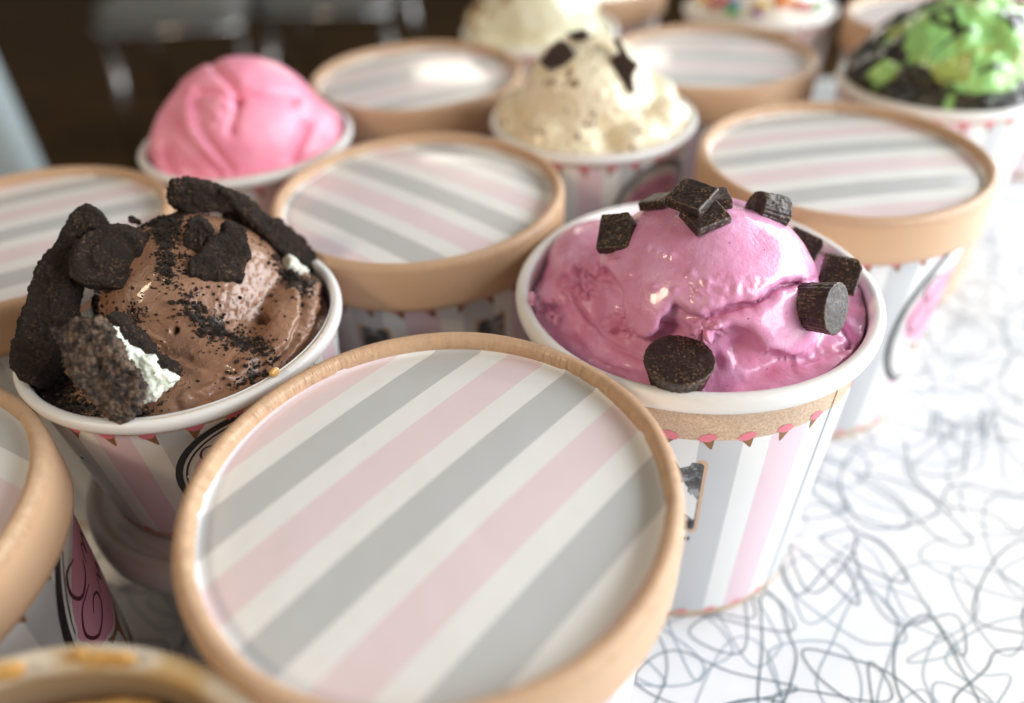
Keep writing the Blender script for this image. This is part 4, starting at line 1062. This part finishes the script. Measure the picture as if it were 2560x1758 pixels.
kp('f', 'chocolate_square', 'dark chocolate square standing against the right rim of the purple cup', choc_square(10.0, 10.0, 4.5, 7), up=(-.28, -.83, .48), x=(.95, -.25, -.15), mv=(-1, 0, 0))
kp('f2', 'chocolate_square', 'dark chocolate square tucked behind the standing one at the right rim', choc_square(10.0, 9.0, 4.0, 8), up=(-.2, -.8, .5), x=(.9, -.3, -.4), mv=(-3, 0, 1))
kp('g', 'chocolate_cup', 'ridged little chocolate cup lying tilted on the right of the purple scoop', choc_cup(6.8, 5.9, 9.2, 9), up=(.64, -.64, .30), mv=(-.6, .8, -.6))
kp('h', 'chocolate_cup', 'round little chocolate cup upright at the front of the purple ice cream', choc_cup(8.9, 6.4, 9.0, 10), up=(-.03, -.10, .99), mv=(0, -1.5, .4))

# chips in the cookie dough scoop
for i, (pc, lab) in enumerate(zip(DATA['C5']['chunks'], ('dark chocolate chip at the very top of the cookie dough scoop', 'big dark chocolate chip on the left of the cookie dough scoop', 'long dark chocolate chip down the right of the cookie dough scoop'))):
    P = np.array(pc['poly']); P = P.mean(0) + (P - P.mean(0)) * 1.4
    def f(x, y, z):
        d2 = poly_sd((x + 0 * y)[:, :, 0].ravel(), (y + 0 * x)[:, :, 0].ravel(), P).reshape(len(x), y.shape[1])[:, :, None] + .3
        return np.maximum(d2, np.abs(z - 1.0) - 2.4)
    lo = P.min(0) - 1; hi = P.max(0) + 1
    v, q = sdf_mesh(f, (lo[0], lo[1], -5), (hi[0], hi[1], 5), 0.5); v = relax(v, q, 1)
    n = np.cross(np.array(pc['a']), np.array(pc['b']))
    put('chocolate_chip', lab, v, q, pc['o'], pc['a'], pc['n'], group='chips in the cookie dough ice cream', base=OPEN['dough'][:2])

# ------------------------------------------------------------------ broken cookies on the brown scoop
m_cookie = mat('chocolate_cookie', (0.03, 0.018, 0.012), 0.72, Specular_IOR_Level=0.35)
nt = NT(m_cookie)
nt.base(nt.mix(nt.math('MULTIPLY', nt.ramp(nt.noise(1150, 4, 0.72), [(0.52, 0.0), (0.70, 1.0)]), nt.ramp(nt.noise(130, 3), [(0.42, 0.12), (0.60, 1.0)])), (0.021, 0.0112, 0.0068), (0.21, 0.115, 0.06)))
nt.bump(nt.noise(900, 6, 0.75), 1.0, 0.0018)
m_creme = mat('vanilla_creme', (0.78, 0.77, 0.63), 0.6, Subsurface_Weight=0.2)
nt = NT(m_creme); nt.base(nt.mix(nt.ramp(nt.noise(420, 4, 0.7), [(0.60, 0.0), (0.66, 1.0)]), (0.80, 0.765, 0.63), (0.03, 0.02, 0.014))); nt.bump(nt.noise(500, 4), 0.6, 0.0006)
m_bite = mat('cookie_crumb_face', (0.06, 0.035, 0.022), 0.75)
nt = NT(m_bite); nt.base(nt.mix(nt.ramp(nt.noise(420, 4, 0.7), [(0.44, 0.0), (0.66, 1.0)]), (0.018, 0.010, 0.007), (0.20, 0.125, 0.08))); nt.bump(nt.noise(480, 6, 0.7), 1.0, 0.0012)


def slab_piece(poly, th, seed, rough=.5, step=.32, up=0.0, emboss=0.0, round_=1.0):
    P = np.array(poly)
    def f(x, y, z):
        gx, gy = np.broadcast_arrays(x[:, :, 0], y[:, :, 0])
        d2 = poly_sd(gx.ravel(), gy.ravel(), P).reshape(gx.shape)[:, :, None] + round_
        dz = np.abs(z - (up - th / 2)) - th / 2 + round_
        return np.sqrt(np.maximum(d2, 0) ** 2 + np.maximum(dz, 0) ** 2) + np.minimum(np.maximum(d2, dz), 0) - round_
    lo = P.min(0) - 1.5; hi = P.max(0) + 1.5
    v, q = sdf_mesh(f, (lo[0], lo[1], up - th - 1.5), (hi[0], hi[1], up + 1.5), step)
    v = relax(v, q, 1); n = vnormals(v, q)
    h = rough * (.95 * fbm(v, 4.2, 4, seed, .62) + .85 * np.abs(fbm(v, 1.3, 2, seed + 3)))
    if emboss:
        rr = np.hypot(v[:, 0] + .5, v[:, 1] - 1)
        h = h - emboss * (.5 + .5 * np.cos(rr * 1.25)) * sstep(v[:, 2], up - 1.2, up - .2) * sstep(rr, 4, 6)
    return v + n * h[:, None], q


BX, BY = OPEN['brown'][:2]
C = DATA['cookie']


def cookie(k, idx, name, label, th, seed, m=None, rough=.5, parent=None, up=0.0, emboss=0.0, step=.32):
    p = C[k][idx]; v, q = slab_piece(p['poly'], th, seed, rough, step, up, emboss)
    return put(name, label, v, q, p['o'], p['a'], p['n'], 'cookie', 'broken cookies on the brown ice cream', (BX, BY), m or m_cookie)


def keep_parent(o, par):
    w = o.matrix_world.copy(); o.parent = par; o.matrix_parent_inverse = par.matrix_world.inverted(); o.matrix_world = w


def cookie_thing(k, name, label):
    p = C[k][0]
    return thing(name, label, 'cookie', W(BX + p['o'][0], BY + p['o'][1], p['o'][2]), 'broken cookies on the brown ice cream')


cookie('k1', 0, 'cookie_piece', 'thick dark cookie chunk lying on the very top of the brown scoop', 9, 101, rough=.6)
E_ = cookie_thing('k2', 'sandwich_cookie', 'dark half sandwich cookie leaning along the right side of the brown scoop')
bpy.context.view_layer.update()
a = cookie('k2', 0, 'wafer', None, 9, 102, rough=.65); keep_parent(a, E_)
b = cookie('k2', 1, 'creme', None, 5, 103, m_creme, .6); keep_parent(b, E_)
cookie('k3', 0, 'cookie_piece', 'small upright cookie crumb chunk just below the topmost cookie', 7, 104, rough=.75)
cookie('k4', 0, 'cookie_piece', 'jagged dark cookie chunk on the upper right front of the brown scoop', 5, 105, rough=.6)
cookie('k5', 0, 'cookie_piece', 'broad rounded cookie half with embossed rings on the upper left of the brown scoop', 5, 106, rough=.22, emboss=.8)
cookie('k6', 0, 'cookie_piece', 'long dark cookie standing up against the left rim of the brown cup', 8, 107, rough=.55)
E_ = cookie_thing('k7', 'sandwich_cookie', 'broken sandwich cookie with white creme at the front of the brown cup')
bpy.context.view_layer.update()
for idx, nm, th, mt, rg in ((0, 'wafer', 5, m_bite, .85), (1, 'creme', 5, m_creme, .6), (2, 'wafer', 6, m_cookie, .6)):
    a = cookie('k7', idx, nm, None, th, 110 + idx, mt, rg); keep_parent(a, E_)
cookie('k8', 0, 'cookie_piece', 'tiny cookie crumb sticking out at the back left of the brown scoop', 3, 120, rough=.5, step=.3)
cookie('k9', 0, 'creme_dab', 'small dab of white creme left on the brown scoop above the sandwich cookie', 3, 121, m_creme, .5, step=.3)

# loose crumbs scattered over the brown scoop
rng = np.random.default_rng(3)
nv = vnormals(brown_v, brown_q)
wgt = (np.clip(brown_crumb, 0, 1) * 1.0 + .035 * (brown_v[:, 2] > -2)) * (brown_v[:, 2] > -6) * (nv[:, 2] > .02)
idx = rng.choice(len(brown_v), 2400, p=wgt / wgt.sum(), replace=False)
ico = [(0, 0, 1), (.894, 0, .447), (.276, .851, .447), (-.724, .526, .447), (-.724, -.526, .447), (.276, -.851, .447), (.724, .526, -.447), (-.276, .851, -.447), (-.894, 0, -.447), (-.276, -.851, -.447), (.724, -.526, -.447), (0, 0, -1)]
icf = [(0, 1, 2), (0, 2, 3), (0, 3, 4), (0, 4, 5), (0, 5, 1), (1, 6, 2), (2, 7, 3), (3, 8, 4), (4, 9, 5), (5, 10, 1), (2, 6, 7), (3, 7, 8), (4, 8, 9), (5, 9, 10), (1, 10, 6), (6, 11, 7), (7, 11, 8), (8, 11, 9), (9, 11, 10), (10, 11, 6)]
ico = np.array(ico); icf = np.array(icf); V = []; F = []
for k, i in enumerate(idx):
    r = float(rng.choice([.22, .3, .4, .55, .8], p=[.3, .3, .22, .13, .05]))
    sc = rng.uniform(.6, 1.3, 3); V.append(brown_v[i] + nv[i] * r * .3 + ico * sc * r * rng.uniform(.75, 1.2, (12, 1))); F.append(icf + 12 * k)
o = mesh('cookie_crumbs', np.vstack(V) * MM, np.vstack(F), m_cookie, smooth=False)
o.location = W(BX, BY, 0); o['kind'] = 'stuff'
tag(o, 'loose dark cookie crumbs scattered over the brown ice cream', 'crumbs')

# ------------------------------------------------------------------ chairs in the dark room behind
m_vinyl = mat('grey_vinyl', (0.20, 0.20, 0.185), 0.4)
m_vinyl2 = mat('pale_vinyl', (0.50, 0.58, 0.60), 0.4)
m_tube = mat('chair_chrome', (0.5, 0.5, 0.5), 0.22, Metallic=1.0)


def cushion(w, d, h, r, bev):
    V = []; F = []; rings = [(-bev, 0), (-bev * .3, bev * .4), (0, bev), (0, h - bev), (-bev * .3, h - bev * .4), (-bev, h)]
    n = 0
    for off, z in rings:
        o_ = rrect(-w / 2 - off, w / 2 + off, -d / 2 - off, d / 2 + off, r, 6); n = len(o_); V += [(x, y, z) for x, y in o_]
    V = []
    for off, z in rings:
        V += [(x, y, z) for x, y in rrect(-w / 2 - off, w / 2 + off, -d / 2 - off, d / 2 + off, r + off, 6)]
    for k in range(len(rings) - 1):
        F += [(k * n + i, k * n + (i + 1) % n, (k + 1) * n + (i + 1) % n, (k + 1) * n + i) for i in range(n)]
    F += [tuple(range(n))[::-1], tuple((len(rings) - 1) * n + i for i in range(n))]
    return V, F


def chair(label, x, y, rz, mt, w=0.40, top=0.90):
    t = thing('diner_chair', label, 'chair', (x, y, 0), 'diner chairs around the room', rz)
    V, F = cushion(w, 0.40, 0.07, 0.06, 0.02); mesh('seat', [(a, b, c + 0.40) for a, b, c in V], F, mt, t)
    V, F = cushion(w, top - 0.52, 0.045, 0.07, 0.015)
    mesh('backrest', [(a, 0.20 + c, (0.52 + top) / 2 + b) for a, b, c in V], F, mt, t)
    for sx in (-1, 1):
        V, F = tube([(sx * (w / 2 - .03), -.17, .40), (sx * (w / 2 - .01), -.19, .2), (sx * (w / 2 + .01), -.21, 0.0)], .013); mesh('leg', V, F, m_tube, t)
        V, F = tube([(sx * (w / 2 - .03), .17, .40), (sx * (w / 2 - .01), .20, .2), (sx * (w / 2 + .01), .24, 0.0)], .013); mesh('leg', V, F, m_tube, t)
        V, F = tube([(sx * (w / 2 - .06), .16, .41), (sx * (w / 2 - .06), .215, .46), (sx * (w / 2 - .06), .222, .56)], .012); mesh('back_post', V, F, m_tube, t)
    V, F = tube([(-w / 2 - .004, -.16, .405), (-w / 2 + .03, -.205, .405), (w / 2 - .03, -.205, .405), (w / 2 + .004, -.16, .405)], .014); mesh('seat_rail', V, F, m_tube, t)


chair('grey padded chair in the dark background at the far left, seen above the left lid', -0.90, 2.42, 0.05, m_vinyl)
chair('grey padded chair in the dark background above the pink ice cream', -0.47, 2.52, -0.1, m_vinyl)
chair('pale blue grey chair at the left edge with only its backrest in view', -0.728, 0.60, 0.0, m_vinyl2, 0.42)
